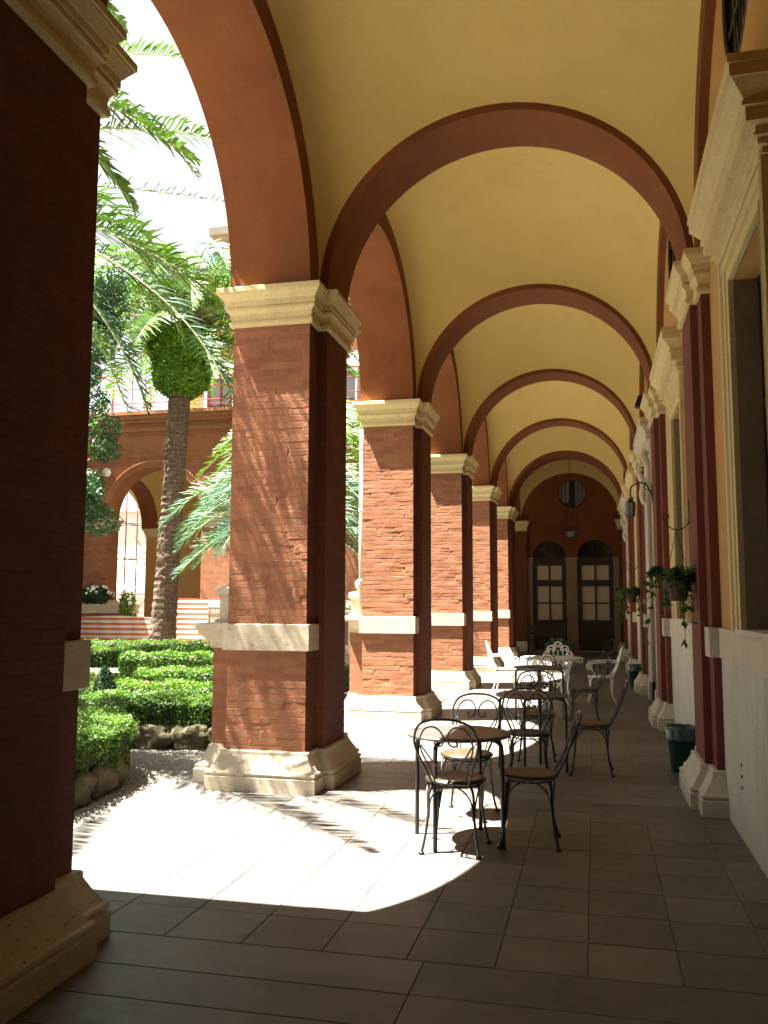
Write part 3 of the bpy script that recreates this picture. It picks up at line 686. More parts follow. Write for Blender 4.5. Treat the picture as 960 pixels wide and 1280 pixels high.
# buildings beyond
bb = root('orange_building', (-12, 38, 0), 'orange plastered building with white string course behind the far wing', 'building')
wins = [(-17.7 + 3.0 * k, 9.6 + 4.6 * j) for k in range(5) for j in (0, 1)]
hs = [[(x, z), (x + 1.3, z), (x + 1.3, z + 2.6), (x, z + 2.6)] for x, z in wins if z + 2.6 < 15.2]
MB().prism([(-18.6, 0), (-3, 0), (-3, 15.4), (-18.6, 15.4)], 'y', 38, 46, holes=hs, back=False).build('wall', M['bgwall'], bb)
MB().box(-18.7, -2.9, 37.85, 38, 12.4, 13.1).build('string_course', M['bgwhite'], bb)
MB().box(-19, -2.6, 37.5, 46.5, 15.4, 15.8).build('roof', M['roof'], bb)
for h in hs:
    x, z = h[0]; m = MB()
    m.box(x - .12, x + 1.42, 37.93, 38.05, z - .15, z - .0); m.box(x - .12, x, 37.94, 38.05, z, z + 2.6); m.box(x + 1.3, x + 1.42, 37.94, 38.05, z, z + 2.6); m.box(x - .12, x + 1.42, 37.94, 38.05, z + 2.6, z + 2.75)
    f = m.build('window', M['bgwhite'], bb)
    m = MB(); m.box(x, x + 1.3, 38.2, 38.22, z, z + 2.6); m.build('pane', M['paleglass'], f)
    m = MB(); m.box(x + .62, x + .68, 38.15, 38.2, z, z + 2.6); m.box(x, x + 1.3, 38.15, 38.2, z + 1.3, z + 1.36); m.build('mullion', M['darkwood'], f)
tb = root('tall_building', (-16, 50, 0), 'tall orange building with overhanging roof rising behind the palms', 'building')
MB().box(-22, -14.5, 50, 60, 0, 24.5).build('wall', M['bgwall'], tb); MB().box(-23, -13.5, 49, 61, 24.5, 25).build('roof', M['roof'], tb)
wb = root('white_building', (-25, 42, 0), 'white building with grey string courses seen through the far arch', 'building')
MB().box(-36, -20.2, 42, 50, 0, 6.4).build('wall', M['bgwhite'], wb)
m = MB(); m.box(-36.2, -20, 41.8, 42, 1.9, 2.35); m.box(-36.2, -20, 41.75, 50, 6.4, 6.7); m.build('string_course', M['marble'], wb)
def scaffold(name, label, xs_, y, z0, z1, levels, mat, ladder=None, dep=1.0, rad=1):
    r = root(name, (xs_[0], y, z0), label, 'scaffold')
    for x in xs_:
        for yy in (y, y + dep): MB().tube([(x, yy, z0), (x, yy, z1)], .03 * rad, 6).build('upright', mat, r)
    m = MB()
    for z in levels:
        for yy in (y, y + dep): m.tube([(xs_[0] - .2, yy, z), (xs_[-1] + .2, yy, z)], .025 * rad, 6)
        for x in xs_: m.tube([(x, y - .1, z), (x, y + dep + .1, z)], .025, 6)
    m.build('ledger', mat, r); m = MB()
    for a, b in zip(xs_, xs_[1:]):
        for z, z2 in zip(levels, levels[1:]):
            if (int(a * 3) + int(z)) % 2: m.tube([(a, y, z), (b, y, z2)], .02 * rad, 6)
            else: m.tube([(b, y, z), (a, y, z2)], .02 * rad, 6)
    m.build('brace', mat, r)
    if ladder:
        m = MB(); x, za, zb = ladder
        for d in (0, .4): m.tube([(x + d, y - .3, za), (x + d + .3, y - .05, zb)], .02, 6)
        n = int((zb - za) / .35)
        for k in range(n): t = (k + .5) / n; m.tube([(x + .3 * t, y - .3 + .25 * t, za + (zb - za) * t), (x + .4 + .3 * t, y - .3 + .25 * t, za + (zb - za) * t)], .015, 5)
        m.build('ladder', mat, r)
scaffold('scaffold', 'rusty scaffold with ladder seen through the far arch', [-22.6, -20.6, -19.4, -18.0], 36, 0, 9, [.3, 2.0, 3.6, 5.2, 7], M['darkpole'], (-19.2, 2.6, 4.6))
scaffold('scaffold', 'red scaffold poles on the terrace above the far wing', [-18.6, -17.2, -15.6, -14.0, -12.4, -10.9, -9.6], 30.2, 8.1, 14.5, [9.1, 10.4, 13.2], M['redpole'], rad=.6)
rl = root('terrace_railing', (-13, 27.4, 8.1), 'thin red metal railing along the terrace edge of the far wing', 'railing')
[MB().tube([(x, 27.6, 8.1), (x, 27.6, 9.1)], .02, 6).build('post', M['redpole'], rl) for x in np.arange(-18, -4, 1.5)]
[MB().tube([(-18.2, 27.6, z), (-3.4, 27.6, z)], .018, 6).build('rail', M['redpole'], rl) for z in (8.6, 9.1)]

# striped barrier
def barrier(x0, x1, y, z0, z1, label, ph):
    r = root('barrier', ((x0 + x1) / 2, y, 0), label, 'barrier', 'striped site barriers')
    n = 60; X = np.linspace(x0, x1, n); rows = []
    for z in np.linspace(z0, z1, 10): rows.append([(x, y + .05 * math.sin(x * 3 + ph) + .02 * math.sin(x * 11 + z * 4), z + .03 * math.sin(x * 2 + ph) * (z - z0)) for x in X])
    MB().grid(np.array(rows)).build('sheet', M['stripe'], r)
    for x in np.linspace(x0, x1, max(2, int((x1 - x0) / 1.3) + 1)): MB().tube([(x, y + .09, 0), (x, y + .09, z1 + .12)], .02, 6).build('post', M['darkpole'], r)
barrier(-17.0, -12.9, 25.6, .32, 1.17, 'long orange and white striped barrier sheet left of the palm trunk', 0)
barrier(-13.6, -11.95, 26.1, .35, 1.72, 'taller orange and white striped barrier sheet behind the palm trunk', 2)
barrier(-15.4, -15.05, 22.6, .0, .62, 'small scrap of striped barrier below the long sheet', 1)
# planter trough with plants by the far wing
pt = root('stone_trough', (-16.1, 26.3, 0), 'weathered stone trough on the wall behind the striped barrier', 'planter')
MB().box(-17.0, -14.8, 26.15, 26.75, 0, 1.25).build('plinth', M['brick'], pt)
MB().ring([(-17.0, 26.15), (-14.8, 26.15), (-14.8, 26.75), (-17, 26.75)], [(0, 1.25), (.05, 1.27), (.05, 1.34), (.02, 1.36), (.05, 1.5), (.07, 1.55), (.02, 1.56)]).build('trough', M['trav'], pt)
def bush(name, c, rad, n, size, mat, label, cat, flowers=0, stems=True, group=None, parent=None, core=False):
    r = root(name, (c[0], c[1], c[2] - rad[2]), label, cat, group) if parent is None else parent
    d = rng.normal(size=(n, 3)); d /= np.linalg.norm(d, axis=1)[:, None]; rr_ = rng.uniform(.35, 1, (n, 1)) ** .5
    lob = 1 + .22 * np.sin(d[:, :1] * 5 + c[0]) * np.cos(d[:, 1:2] * 4 + c[1])
    P = np.array(c) + d * rr_ * lob * np.array(rad)
    quads('foliage', leafquads(P, d, size), mat, r)
    if stems:
        m = MB()
        for k in range(6):
            a = 2 * PI * k / 6; m.tube([(c[0], c[1], c[2] - rad[2]), (c[0] + .5 * rad[0] * math.cos(a), c[1] + .5 * rad[1] * math.sin(a), c[2] + .3 * rad[2])], .008, 4)
        m.build('stem', M['bark'], r)
    if flowers:
        d = rng.normal(size=(flowers, 3)); d[:, 2] = abs(d[:, 2]); d /= np.linalg.norm(d, axis=1)[:, None]
        tag(quads('blossom', leafquads(np.array(c) + d * np.array(rad) * 1.05, d, size * 1.5, .3, .9), M['flower'], r), kind='stuff')
    return r
bush('flowering_plant', (-16.2, 26.4, 1.85), (.65, .3, .33), 900, .06, M['conifer'], 'leafy plant with white flowers in the stone trough', 'plant', 30)
bush('garden_shrub', (-14.75, 26.0, 1.55), (.3, .25, .42), 700, .05, M['ivy'], 'light green shrub between trough and palm trunk', 'shrub', 8)
tag(root('x', (0, 0, -50), 'x', 'x'), None) if False else None

# ------------------------------------------------------------------ hedges
def hedge(pts, w, z0, z1, n, size, label, group='clipped box hedges of the parterre', flowers=0):
    P = [np.array((p[0], p[1])) for p in pts]; sm_ = smooth_path([(p[0], p[1], 0) for p in P], 8); Q = np.array([(p.x, p.y) for p in sm_])
    T = np.gradient(Q, axis=0); T /= np.linalg.norm(T, axis=1)[:, None]; S = np.stack([T[:, 1], -T[:, 0]], 1)
    r = root('box_hedge', (Q[len(Q) // 2][0], Q[len(Q) // 2][1], 0), label, 'hedge', group)
    h = w / 2; cs_ = [(-h * .80, z0), (-h * .93, z1 - .16), (-h * .97, z1 - .07), (-h * .85, z1 - .015), (0, z1), (h * .85, z1 - .015), (h * .97, z1 - .07), (h * .93, z1 - .16), (h * .80, z0)]
    inn = .055
    G = np.array([[(q[0] + s[0] * o * (1 - inn / h), q[1] + s[1] * o * (1 - inn / h), z - inn * .8 if z > z0 else z) for o, z in cs_] for q, s in zip(Q, S)])
    m = MB(); m.grid(G)
    for e in (0, -1): k = len(m.v); m.add([tuple(p) for p in G[e]], [tuple(range(len(cs_)))])
    m.build('inner_twigs', M['hedgecore'], r)
    seg = np.linalg.norm(np.diff(Q, axis=0), axis=1); ln = seg.sum(); cum = np.concatenate([[0], np.cumsum(seg)])
    c2 = np.array(cs_); s2 = np.linalg.norm(np.diff(c2, axis=0), axis=1); cc = np.concatenate([[0], np.cumsum(s2)])
    u = rng.uniform(0, ln, n); v_ = rng.uniform(0, cc[-1], n)
    qx = np.interp(u, cum, Q[:, 0]); qy = np.interp(u, cum, Q[:, 1]); sx = np.interp(u, cum, S[:, 0]); sy_ = np.interp(u, cum, S[:, 1])
    o = np.interp(v_, cc, c2[:, 0]); z = np.interp(v_, cc, c2[:, 1])
    zc = (z1 - .12); nn = np.stack([sx * np.sign(o) * (abs(o) > h * .77) * (z < z1 - .05), sy_ * np.sign(o) * (abs(o) > h * .77) * (z < z1 - .05), (z > z1 - .09) * 1.0], 1) + 1e-3
    nn /= np.linalg.norm(nn, axis=1)[:, None]
    lump = .022 * np.sin(u * 9 + z * 13) + .016 * np.sin(u * 23 + o * 17)
    keep = rng.random(n) < np.where(z < z1 - .07, .5, 1); dep = np.where(z < z1 - .07, rng.uniform(-.045, .008, n), 0)[:, None]
    PP = np.stack([qx + sx * o, qy + sy_ * o, z], 1) + nn * (lump[:, None] + dep + rng.normal(size=(n, 1)) * np.where(z < z1 - .1, .008, .018)[:, None])
    # end caps
    ne = int(n * w * (z1 - z0) / (ln * cc[-1])) + 10
    for e, sg in ((0, -1), (-1, 1)):
        oo = rng.uniform(-h, h, ne); ze = rng.uniform(z0, z1, ne)
        pe = np.stack([Q[e][0] + S[e][0] * oo + sg * T[e][0] * .02, Q[e][1] + S[e][1] * oo + sg * T[e][1] * .02, ze], 1)
        PP = np.concatenate([PP[keep] if e == 0 else PP, pe]); nn = np.concatenate([nn[keep] if e == 0 else nn, np.tile(sg * np.array([T[e][0], T[e][1], 0]), (ne, 1))])
    quads('leaves', leafquads(PP, nn, size, .5), M['hedge'], r)
    if flowers:
        k = rng.integers(0, len(PP), flowers); tag(quads('blossom', leafquads(PP[k] + nn[k] * .02, nn[k], size * 1.1, .4, .9), M['redflower'], r), kind='stuff')
hedge([(-4.30, 3.6), (-4.32, 6.6), (-4.52, 7.45), (-5.3, 8.05), (-7.2, 8.2)], .72, .14, .55, 80000, .013, 'nearest rounded box hedge on mossy rocks beside the dark pier')
hedge([(-3.98, 9.55), (-4.7, 9.5), (-5.8, 9.22), (-7.8, 9.05)], .72, .12, .54, 60000, .0145, 'long box hedge on rocks directly behind the nearest hedge')
hedge([(-4.25, 10.2), (-4.3, 12), (-4.3, 15.5)], .5, .1, .5, 16000, .02, 'box hedge running beside the paving behind the frond shadowed pier')
hedge([(-4.7, 11.2), (-5.9, 10.95), (-8.2, 10.35)], .75, .12, .52, 20000, .021, 'sunlit box hedge with red flowers around the small cone bush', flowers=40)
hedge([(-5.2, 13.7), (-6.2, 13.5), (-7.2, 13.1)], .9, .1, .52, 13000, .024, 'bright sunlit block of hedge beside the pier buttress')
hedge([(-8.0, 12.9), (-9.0, 12.6), (-10.6, 12.2)], .8, .08, .46, 11000, .024, 'low bright hedge strip at the left below the barrier')
hedge([(-6.2, 16.6), (-7.3, 16.1), (-8.9, 15.7)], .8, .15, .62, 13000, .026, 'taller shaded hedge block in the middle of the parterre')
hedge([(-6.4, 19.6), (-8.5, 18.9), (-11.3, 18.1)], .8, .15, .58, 13000, .028, 'farther long hedge in front of the tall palm')
hedge([(-7.5, 22.4), (-11.5, 21.4), (-13.6, 20.9)], .8, .15, .60, 11000, .03, 'farthest hedge at the foot of the tall palm trunk')
hedge([(-11.6, 17.9), (-12.3, 15.5)], .7, .1, .5, 5000, .028, 'short side hedge by the striped barrier scrap')
# small cone bush
r = root('cone_bush', (-6.12, 10.3, 0), 'small dark cone shaped bush in front of the flowering hedge', 'shrub')
n = 5000; z = rng.uniform(0, 1, n) ** 1.2; a = rng.uniform(0, 2 * PI, n); rad = .25 * (1 - z) ** .8 + .02
P = np.stack([-6.12 + rad * np.cos(a), 10.3 + rad * np.sin(a), .05 + z * .72], 1) + rng.normal(size=(n, 3)) * .015
quads('leaves', leafquads(P, np.stack([np.cos(a), np.sin(a), .3 + 0 * a], 1), .018), M['conifer'], r)
MB().lathe([(.19, .03), (.18, .2), (.1, .5), (.01, .7)], -6.12, 10.3, 12).build('inner_twigs', M['hedgecore'], r)
# low ground cover beyond
n = 9000; P = np.stack([rng.uniform(-12.5, -7.5, n), rng.uniform(13.4, 18, n), rng.uniform(0, .07, n)], 1)
tag(quads('ground_cover', leafquads(P, np.tile((0, 0, 1.), (n, 1)), .04), M['hedge']), 'low green ground cover in the parterre beds', kind='stuff')

# rocks under the near hedges
import bmesh
def rock(x, y, sx, sy_, sz, label, group):
    bm = bmesh.new(); bmesh.ops.create_icosphere(bm, subdivisions=4, radius=1); sd = random.uniform(0, 90)
    for v_ in bm.verts:
        q = v_.co.copy(); k = 1 + .34 * noise.noise(q * 1.3 + Vector((sd, 0, 0))) + .16 * noise.noise(q * 3.5 + Vector((0, sd, 0))) + .06 * noise.noise(q * 9)
        q = Vector((max(-.8, min(.8, q.x)), max(-.8, min(.8, q.y)), max(-.85, min(.8, q.z)))); v_.co = Vector((q.x * sx * k, q.y * sy_ * k, q.z * sz * k))
    me = bpy.data.meshes.new('garden_rock'); bm.to_mesh(me); bm.free(); me.materials.append(M['rock'])
    for p in me.polygons: p.use_smooth = True
    o = link('garden_rock', me); o.location = (x, y, sz * .72); o.rotation_euler = (0, 0, random.uniform(-.3, .3)); tag(o, label, 'rock', group)
k = 0
for x, y in ((-4.12, 5.3), (-4.1, 5.68), (-4.12, 6.05), (-4.1, 6.42), (-4.13, 6.8), (-4.2, 7.17), (-4.38, 7.5), (-4.72, 7.86), (-5.15, 8.2)):
    rock(x, y, (.17), .25, .165, 'mossy edging rock under the nearest rounded hedge', 'mossy rocks under the nearest hedge')
for x, y in ((-3.95, 9.22), (-4.4, 9.2), (-4.82, 9.12), (-5.25, 9.05), (-5.7, 8.93), (-6.15, 8.85), (-3.62, 9.3)):
    rock(x, y, .29, .16, .16, 'mossy edging rock under the long second hedge', 'mossy rocks under the second hedge')
for x, y in ((-9.3, 15.3), (-9.7, 15.2), (-10.1, 15.1), (-9.5, 14.9)):
    rock(x, y, .24, .2, .2, 'pale grey rock in the middle of the parterre', 'pale rocks in the parterre')
# loose gravel
n = 15000; P = np.stack([rng.uniform(-5.0, -3.68, n), rng.uniform(4.2, 9.4, n), rng.uniform(-.012, .0, n)], 1)
oct_ = np.array([(1, 0, 0), (0, 1, 0), (0, 0, 1), (-1, 0, 0), (0, 1, 0), (0, 0, 1), (-1, 0, 0), (0, -1, 0), (0, 0, 1), (1, 0, 0), (0, -1, 0), (0, 0, 1)], float)
s_ = rng.uniform(.008, .02, (n, 1, 1)); a = rng.uniform(0, 2 * PI, n); R_ = np.zeros((n, 3, 3)); R_[:, 0, 0] = np.cos(a); R_[:, 0, 1] = -np.sin(a); R_[:, 1, 0] = np.sin(a) * .7; R_[:, 1, 1] = np.cos(a) * .7; R_[:, 2, 2] = .7
V = np.einsum('nij,kj->nki', R_, oct_) * s_ + P[:, None, :]
tag(quads('gravel', V.reshape(-1, 3), M['pebble'], k=3), 'loose pale gravel stones at the edge of the paving', kind='stuff')

# ------------------------------------------------------------------ palms
def frond(parent, p0, p1, p2, leaf=.5, n=70, mat='frond', width=.028, droop=.35, thick=.022, vee=.35, name='frond'):
    S = bez(p0, p1, p2, n + 8); T = np.gradient(S, axis=0); T /= np.linalg.norm(T, axis=1)[:, None]
    side = np.cross(T, (0, 0, 1.)); side /= np.linalg.norm(side, axis=1)[:, None] + 1e-9; upv = np.cross(side, T)
    f = MB(); f.tube([tuple(p) for p in S[::4]], list(np.linspace(thick, .004, len(S[::4]))), 5)
    fo = f.build(name, M['rachis'], parent)
    V = []
    idx = np.arange(8, n + 8); t = (idx - 8) / (n - 1)
    ll = leaf * (np.sin(np.clip(t * .86 + .14, 0, 1) * PI) ** .55) * (1 - .35 * t) + .06
    for sg in (-1, 1):
        jit = rng.normal(size=(n, 3)) * .09
        d = side[idx] * sg * .78 + T[idx] * (.45 + .55 * t[:, None]) + upv[idx] * (vee + rng.choice((-.38, .05, .5), size=(n, 1))) + jit; d /= np.linalg.norm(d, axis=1)[:, None]
        le = (ll * rng.uniform(.8, 1.12, n))[:, None]; b = S[idx]; g_ = np.array((0, 0, -1.))
        m1 = b + d * le * .5 + g_ * le * droop * .12; m2 = b + d * le * .96 + g_ * le * droop * .55
        wv = np.cross(d, upv[idx]); wv /= np.linalg.norm(wv, axis=1)[:, None] + 1e-9; wv = wv * .6 + upv[idx] * .5 * sg; w_ = width * .5
        V.append(np.stack([b - wv * w_ * .5, b + wv * w_ * .5, m1 + wv * w_, m1 - wv * w_], 1)); V.append(np.stack([m1 - wv * w_, m1 + wv * w_, m2 + wv * w_ * .15, m2 - wv * w_ * .15], 1))
    quads('leaflets', np.concatenate(V).reshape(-1, 3), M[mat], fo)
def palm(base, top, rt_, rb_, label, fronds, mat='frond', scars=True, **kw):
    r = root('palm_tree', base, label, 'palm')
    pts = []; rad = []; n = 90
    for k in range(n + 1):
        t = k / n; p = Vector(base).lerp(Vector(top), t); rd = rb_ + (rt_ - rb_) * min(1, t * 2.2); rd *= 1 + (.2 * math.exp(-t * 20)) + (.035 if k % 2 else -.02); pts.append(p); rad.append(rd)
    tr = MB(); tr.tube(pts, rad, 18, smooth=False); 
    # roughen
    tr.v = [(x + random.uniform(-.02, .02), y + random.uniform(-.02, .02), z + random.uniform(-.02, .02)) for x, y, z in tr.v]
    tr.build('trunk', M['palmtrunk'], r)
    for f in fronds: frond(r, *f[:3], **{**dict(mat=mat), **kw, **(f[3] if len(f) > 3 else {})})
    return r
def rnd_fronds(c, n, length, azr=(0, 2 * PI), elr=(-.5, 1.3), droop=1.0):
    out_ = []
    for k in range(n):
        az = azr[0] + (azr[1] - azr[0]) * ((k * .618034) % 1) + random.uniform(-.1, .1); el = elr[0] + (elr[1] - elr[0]) * ((k + .5) / n) ** .8
        l = length * random.uniform(.85, 1.1); d = Vector((math.cos(az) * math.cos(el), math.sin(az) * math.cos(el), math.sin(el)))
        h = Vector((math.cos(az), math.sin(az), 0)); p0 = Vector(c) + d * .15; p1 = p0 + d * l * .55
        p2 = p0 + h * l * (.55 + .45 * math.cos(el)) * .92 + Vector((0, 0, l * (.45 * math.sin(el) - .42 * droop)))
        out_.append((tuple(p0), tuple(p1), tuple(p2)))
    return out_
# near palm, trunk out of frame to the left; its fronds hang into the first arch and shade the floor and pier
c1 = (-8.1, 7.9, 6.3)
def sh(F, z): return (F[0] - .41 * z, F[1] - .12 * z, z)
def md(Mp, p2): return tuple(2 * np.array(Mp) - .5 * (np.array(c1) + np.array(p2)))
def fr(Mp, p2, **k): return (c1, md(Mp, p2), p2, k)
near = [
    fr(sh((-3.1, 7.05), 7.1), sh((-1.42, 5.55), 5.8), leaf=.50, n=140, width=.06),
    fr(sh((-2.85, 7.35), 7.2), sh((-.95, 6.15), 5.7), leaf=.50, n=140, width=.06),
    fr(sh((-4.3, 6.9), 7.2), sh((-3.32, 5.05), 5.9), leaf=.45, n=110, width=.06),
    fr(sh((-3.2, 7.85), 6.9), sh((-1.1, 7.52), 5.5), leaf=.50, n=140, width=.06),
    fr(sh((-3.2, 7.65), 7.2), sh((-1.7, 7.42), 6.2), leaf=.5, n=140, width=.06),
    fr(sh((-3.0, 7.75), 6.5), sh((-1.9, 7.62), 5.2), leaf=.5, n=130, width=.055),
    fr(sh((-2.6, 7.85), 7.6), sh((-1.3, 7.7), 6.9), leaf=.5, n=130, width=.055),
    # seen through the arch
    fr((-5.4, 8.1, 5.72), (-3.3, 8.2, 4.4), leaf=.78, n=150, vee=.3, width=.036),
    fr((-5.3, 7.3, 6.25), (-3.16, 7.0, 5.74), leaf=.68, n=130, width=.03, droop=.7),
    fr((-5.9, 7.9, 7.3), (-3.9, 8.0, 6.0), leaf=.62, n=110, width=.03, droop=.8),
    fr((-5.6, 8.1, 6.15), (-3.4, 8.2, 5.70), leaf=.25, n=60, width=.018),
    fr((-5.7, 7.9, 7.3), (-3.9, 8.0, 7.24), leaf=.42, n=90, width=.028),
    fr((-5.0, 7.9, 5.25), (-3.36, 7.8, 3.55), leaf=.36, n=110, mat='bluefrond', width=.03),
    fr((-5.7, 7.9, 5.35), (-4.38, 8.0, 3.55), leaf=.34, n=110, mat='bluefrond', width=.03),
    fr((-5.6, 8.2, 6.1), (-4.3, 8.6, 4.4), leaf=.42, n=100, width=.03),
    fr((-6.6, 8.8, 6.0), (-5.4, 9.4, 3.9), leaf=.45, n=90, width=.03),
    fr((-6.5, 9.2, 6.9), (-5.2, 10.4, 5.8), leaf=.5, n=90, width=.035),
]
palm((-8.1, 7.9, -.05), c1, .3, .38, 'near palm whose fronds hang into the first arch, trunk out of view at left',
     near + rnd_fronds(c1, 26, 3.6, (PI * .62, PI * 1.38), (-.3, 1.2)), leaf=.45, n=60)
# tall palm with ivy skirt
b2, t2 = (-12.2, 23.5, -.05), (-11.75, 23.5, 9.3)
p2 = palm(b2, t2, .31, .37, 'tall palm with an ivy covered crown base and long rough trunk in the garden',
          rnd_fronds((-11.6, 23.5, 9.8), 70, 5.8, (0, 2 * PI), (-.5, 1.45), .9), leaf=.75, n=60, width=.06, thick=.035)
n = 20000; z = rng.uniform(-1, 1, n); a = rng.uniform(0, 2 * PI, n)
rad = .98 * np.clip((z + 1.12) * 2.2, 0, 1) ** .5 * np.clip((1.12 - z) * 3, 0, 1) ** .5 * (.80 + .18 * z) * (1 + .07 * np.sin(a * 5 + z * 4) + .05 * np.sin(a * 11 - z * 9)) + .05
P = np.stack([-11.8 + rad * np.cos(a), 23.5 + rad * np.sin(a), 8.72 + z * 1.0], 1) + rng.normal(size=(n, 3)) * .035
st = MB()
for k in range(60):
    aa = k * 2.39996; q = random.uniform(.32, .5); zz = 9.45 + .5 * (k / 60); l = random.uniform(.35, .75)
    st.tube([(-11.75 + q * math.cos(aa), 23.5 + q * math.sin(aa), zz), (-11.75 + (q + l) * math.cos(aa), 23.5 + (q + l) * math.sin(aa), zz + l * .7)], [.05, .03], 5)
st.build('frond_stubs', M['bark'], p2)
quads('ivy_skirt', leafquads(P, np.stack([np.cos(a), np.sin(a), .4 + 0 * a], 1), .05, .7, .7), M['ivy'], p2)
MB().lathe([(.3, 7.8), (.52, 7.95), (.66, 8.4), (.76, 9.0), (.78, 9.4), (.4, 9.65)], -11.8, 23.5, 18).build('ivy_core', M['hedgecore'], p2)
# low blue-green palm behind the big pier
palm((-5.2, 14.2, -.05), (-5.15, 14.2, 3.1), .26, .32, 'low blue green palm with drooping fronds behind the frond shadowed pier',
     rnd_fronds((-5.15, 14.2, 3.3), 44, 2.05, (0, 2 * PI), (-.5, 1.3), 1.15), mat='bluefrond', leaf=.42, n=52, width=.026)
# another palm, far right of the garden seen through the second arch
palm((-6.6, 20.5, -.05), (-6.6, 20.5, 5.2), .3, .36, 'bright green palm glimpsed through the second arch',
     rnd_fronds((-6.6, 20.5, 5.4), 40, 3.2, (0, 2 * PI), (-.5, 1.3)), leaf=.5, n=46, width=.035)
# dark evergreen at left
tr = root('evergreen_tree', (-11.8, 17.4, 0), 'dark evergreen tree with clumped foliage just right of the nearest pier', 'tree')
m = MB(); m.tube([(-11.8, 17.4, 0), (-11.75, 17.3, 3), (-11.5, 17.2, 6), (-11.4, 17.2, 9)], [.22, .18, .13, .06], 10)
cl = []
for k in range(34):
    z = 3.4 + 5.6 * ((k * .618) % 1); a = k * 2.4; rr_ = random.uniform(.5, 1.5) * (1.15 - .08 * (z - 3.4)); c = (-11.3 + rr_ * math.cos(a), 17.2 + rr_ * math.sin(a), z); cl.append(c)
cl = [(min(c[0], -10.5), c[1], c[2]) for c in cl] + [(-10.25, 16.9, 4.9), (-10.6, 16.9, 4.2), (-10.35, 17, 5.4), (-10.8, 16.9, 6.6), (-10.7, 16.9, 7.4), (-10.7, 17, 6.0)]
for c in cl: m.tube([(-11.6, 17.3, max(2.5, c[2] - 1.0)), ((c[0] - 11.6) / 2, (c[1] + 17.3) / 2, c[2] - .3), c], [.05, .035, .015], 5)
m.build('trunk', M['bark'], tr); V = []
for c in cl:
    n = 620; d = rng.normal(size=(n, 3)); d /= np.linalg.norm(d, axis=1)[:, None]; P = np.array(c) + d * rng.uniform(.3, 1, (n, 1)) ** .5 * np.array((.42, .42, .34)) * rng.uniform(.85, 1.2)
    V.append(leafquads(P, d, .045, .9, .5))
quads('crown', np.concatenate(V), M['conifer'], tr)

# ------------------------------------------------------------------ cafe furniture (built at origin, facing +Y: back of chair at -Y)
def arc3(cx, cz, r, a0, a1, y, n=12, sx=1): return [(cx + sx * r * math.cos(a0 + (a1 - a0) * k / n), y(cz + r * math.sin(a0 + (a1 - a0) * k / n)) if callable(y) else y, cz + r * math.sin(a0 + (a1 - a0) * k / n)) for k in range(n + 1)]
def scroll(c, r, a0, turns, yf, sgn=1, n=18):
    return [(c[0] + sgn * (r * (1 - .75 * k / n)) * math.cos(a0 + turns * 2 * PI * k / n), yf(c[1]), c[1] + (r * (1 - .75 * k / n)) * math.sin(a0 + turns * 2 * PI * k / n)) for k in range(n + 1)]
def make_chair(label, mat, seatmat, group):
    r = root('cafe_chair', (0, 0, 0), label, 'chair', group)
    yb = lambda z: -.185 - .17 * max(0, z - .45) / .42
    m = MB(); m.lathe([(0, .447), (.17, .447), (.188, .450), (.192, .457), (.188, .466), (.17, .464), (.10, .457), (0, .456)], 0, 0, 30); m.build('seat', seatmat, r)
    m = MB(); m.tube([(.195 * math.cos(2 * PI * k / 30), .195 * math.sin(2 * PI * k / 30), .452) for k in range(30)], .009, 6, True)
    m.tube([(.17 * math.cos(2 * PI * k / 30), .17 * math.sin(2 * PI * k / 30), .425) for k in range(30)], .006, 5, True)
    for k in range(14): a = 2 * PI * k / 14; m.tube([(.17 * math.cos(a), .17 * math.sin(a), .425), (.193 * math.cos(a + .1), .193 * math.sin(a + .1), .45)], .004, 4)
    m.build('seat_ring', mat, r)
    for sx in (-1, 1):
        for sy__ in (-1, 1):
            m = MB(); k = .13
            m.tube(smooth_path([(sx * .115, sy__ * .12, .445), (sx * .145, sy__ * .145, .38), (sx * .15, sy__ * .15, .25), (sx * .165, sy__ * .165, .12), (sx * .185, sy__ * .19, .012)]), .009, 7)
            m.tube(smooth_path([(sx * .02, sy__ * .165, .435), (sx * .09, sy__ * .17, .40), (sx * .135, sy__ * .16, .33), (sx * .145, sy__ * .155, .22)]), .006, 5)
            m.tube(smooth_path([(sx * .165, sy__ * .02, .435), (sx * .17, sy__ * .09, .40), (sx * .16, sy__ * .135, .33), (sx * .15, sy__ * .15, .22)]), .006, 5)
            m.lathe([(.012, 0), (.02, .004), (.02, .014), (.01, .02)], sx * .187, sy__ * .192, 10); m.build('leg', mat, r)
    m = MB()
    outer = [(-.12, -.165, .45), (-.155, yb(.55), .55), (-.195, yb(.66), .66), (-.205, yb(.74), .74), (-.17, yb(.83), .83), (-.09, yb(.868), .868), (0, yb(.875), .875)]
    outer = outer + [(-x, y, z) for x, y, z in outer[-2::-1]]
    m.tube(smooth_path(outer, 6), .0085, 7)
    inner = [(-.10, -.17, .455), (-.12, yb(.55), .55), (-.165, yb(.66), .66), (-.168, yb(.74), .74), (-.13, yb(.81), .81), (-.07, yb(.825), .825), (-.025, yb(.79), .79), (-.012, yb(.74), .74), (-.03, yb(.705), .705), (-.06, yb(.70), .70), (-.075, yb(.72), .72), (-.06, yb(.735), .735)]
    for s_ in (-1, 1):
        m.tube(smooth_path([(s_ * x, y, z) for x, y, z in inner], 5), .0055, 6)
        m.tube(smooth_path([(s_ * .165, yb(.70), .70), (s_ * .09, yb(.585), .585), (s_ * .02, yb(.50), .50), (-s_ * .015, -.185, .455)], 5), .005, 6)
    m.build('backrest', mat, r)
    return r
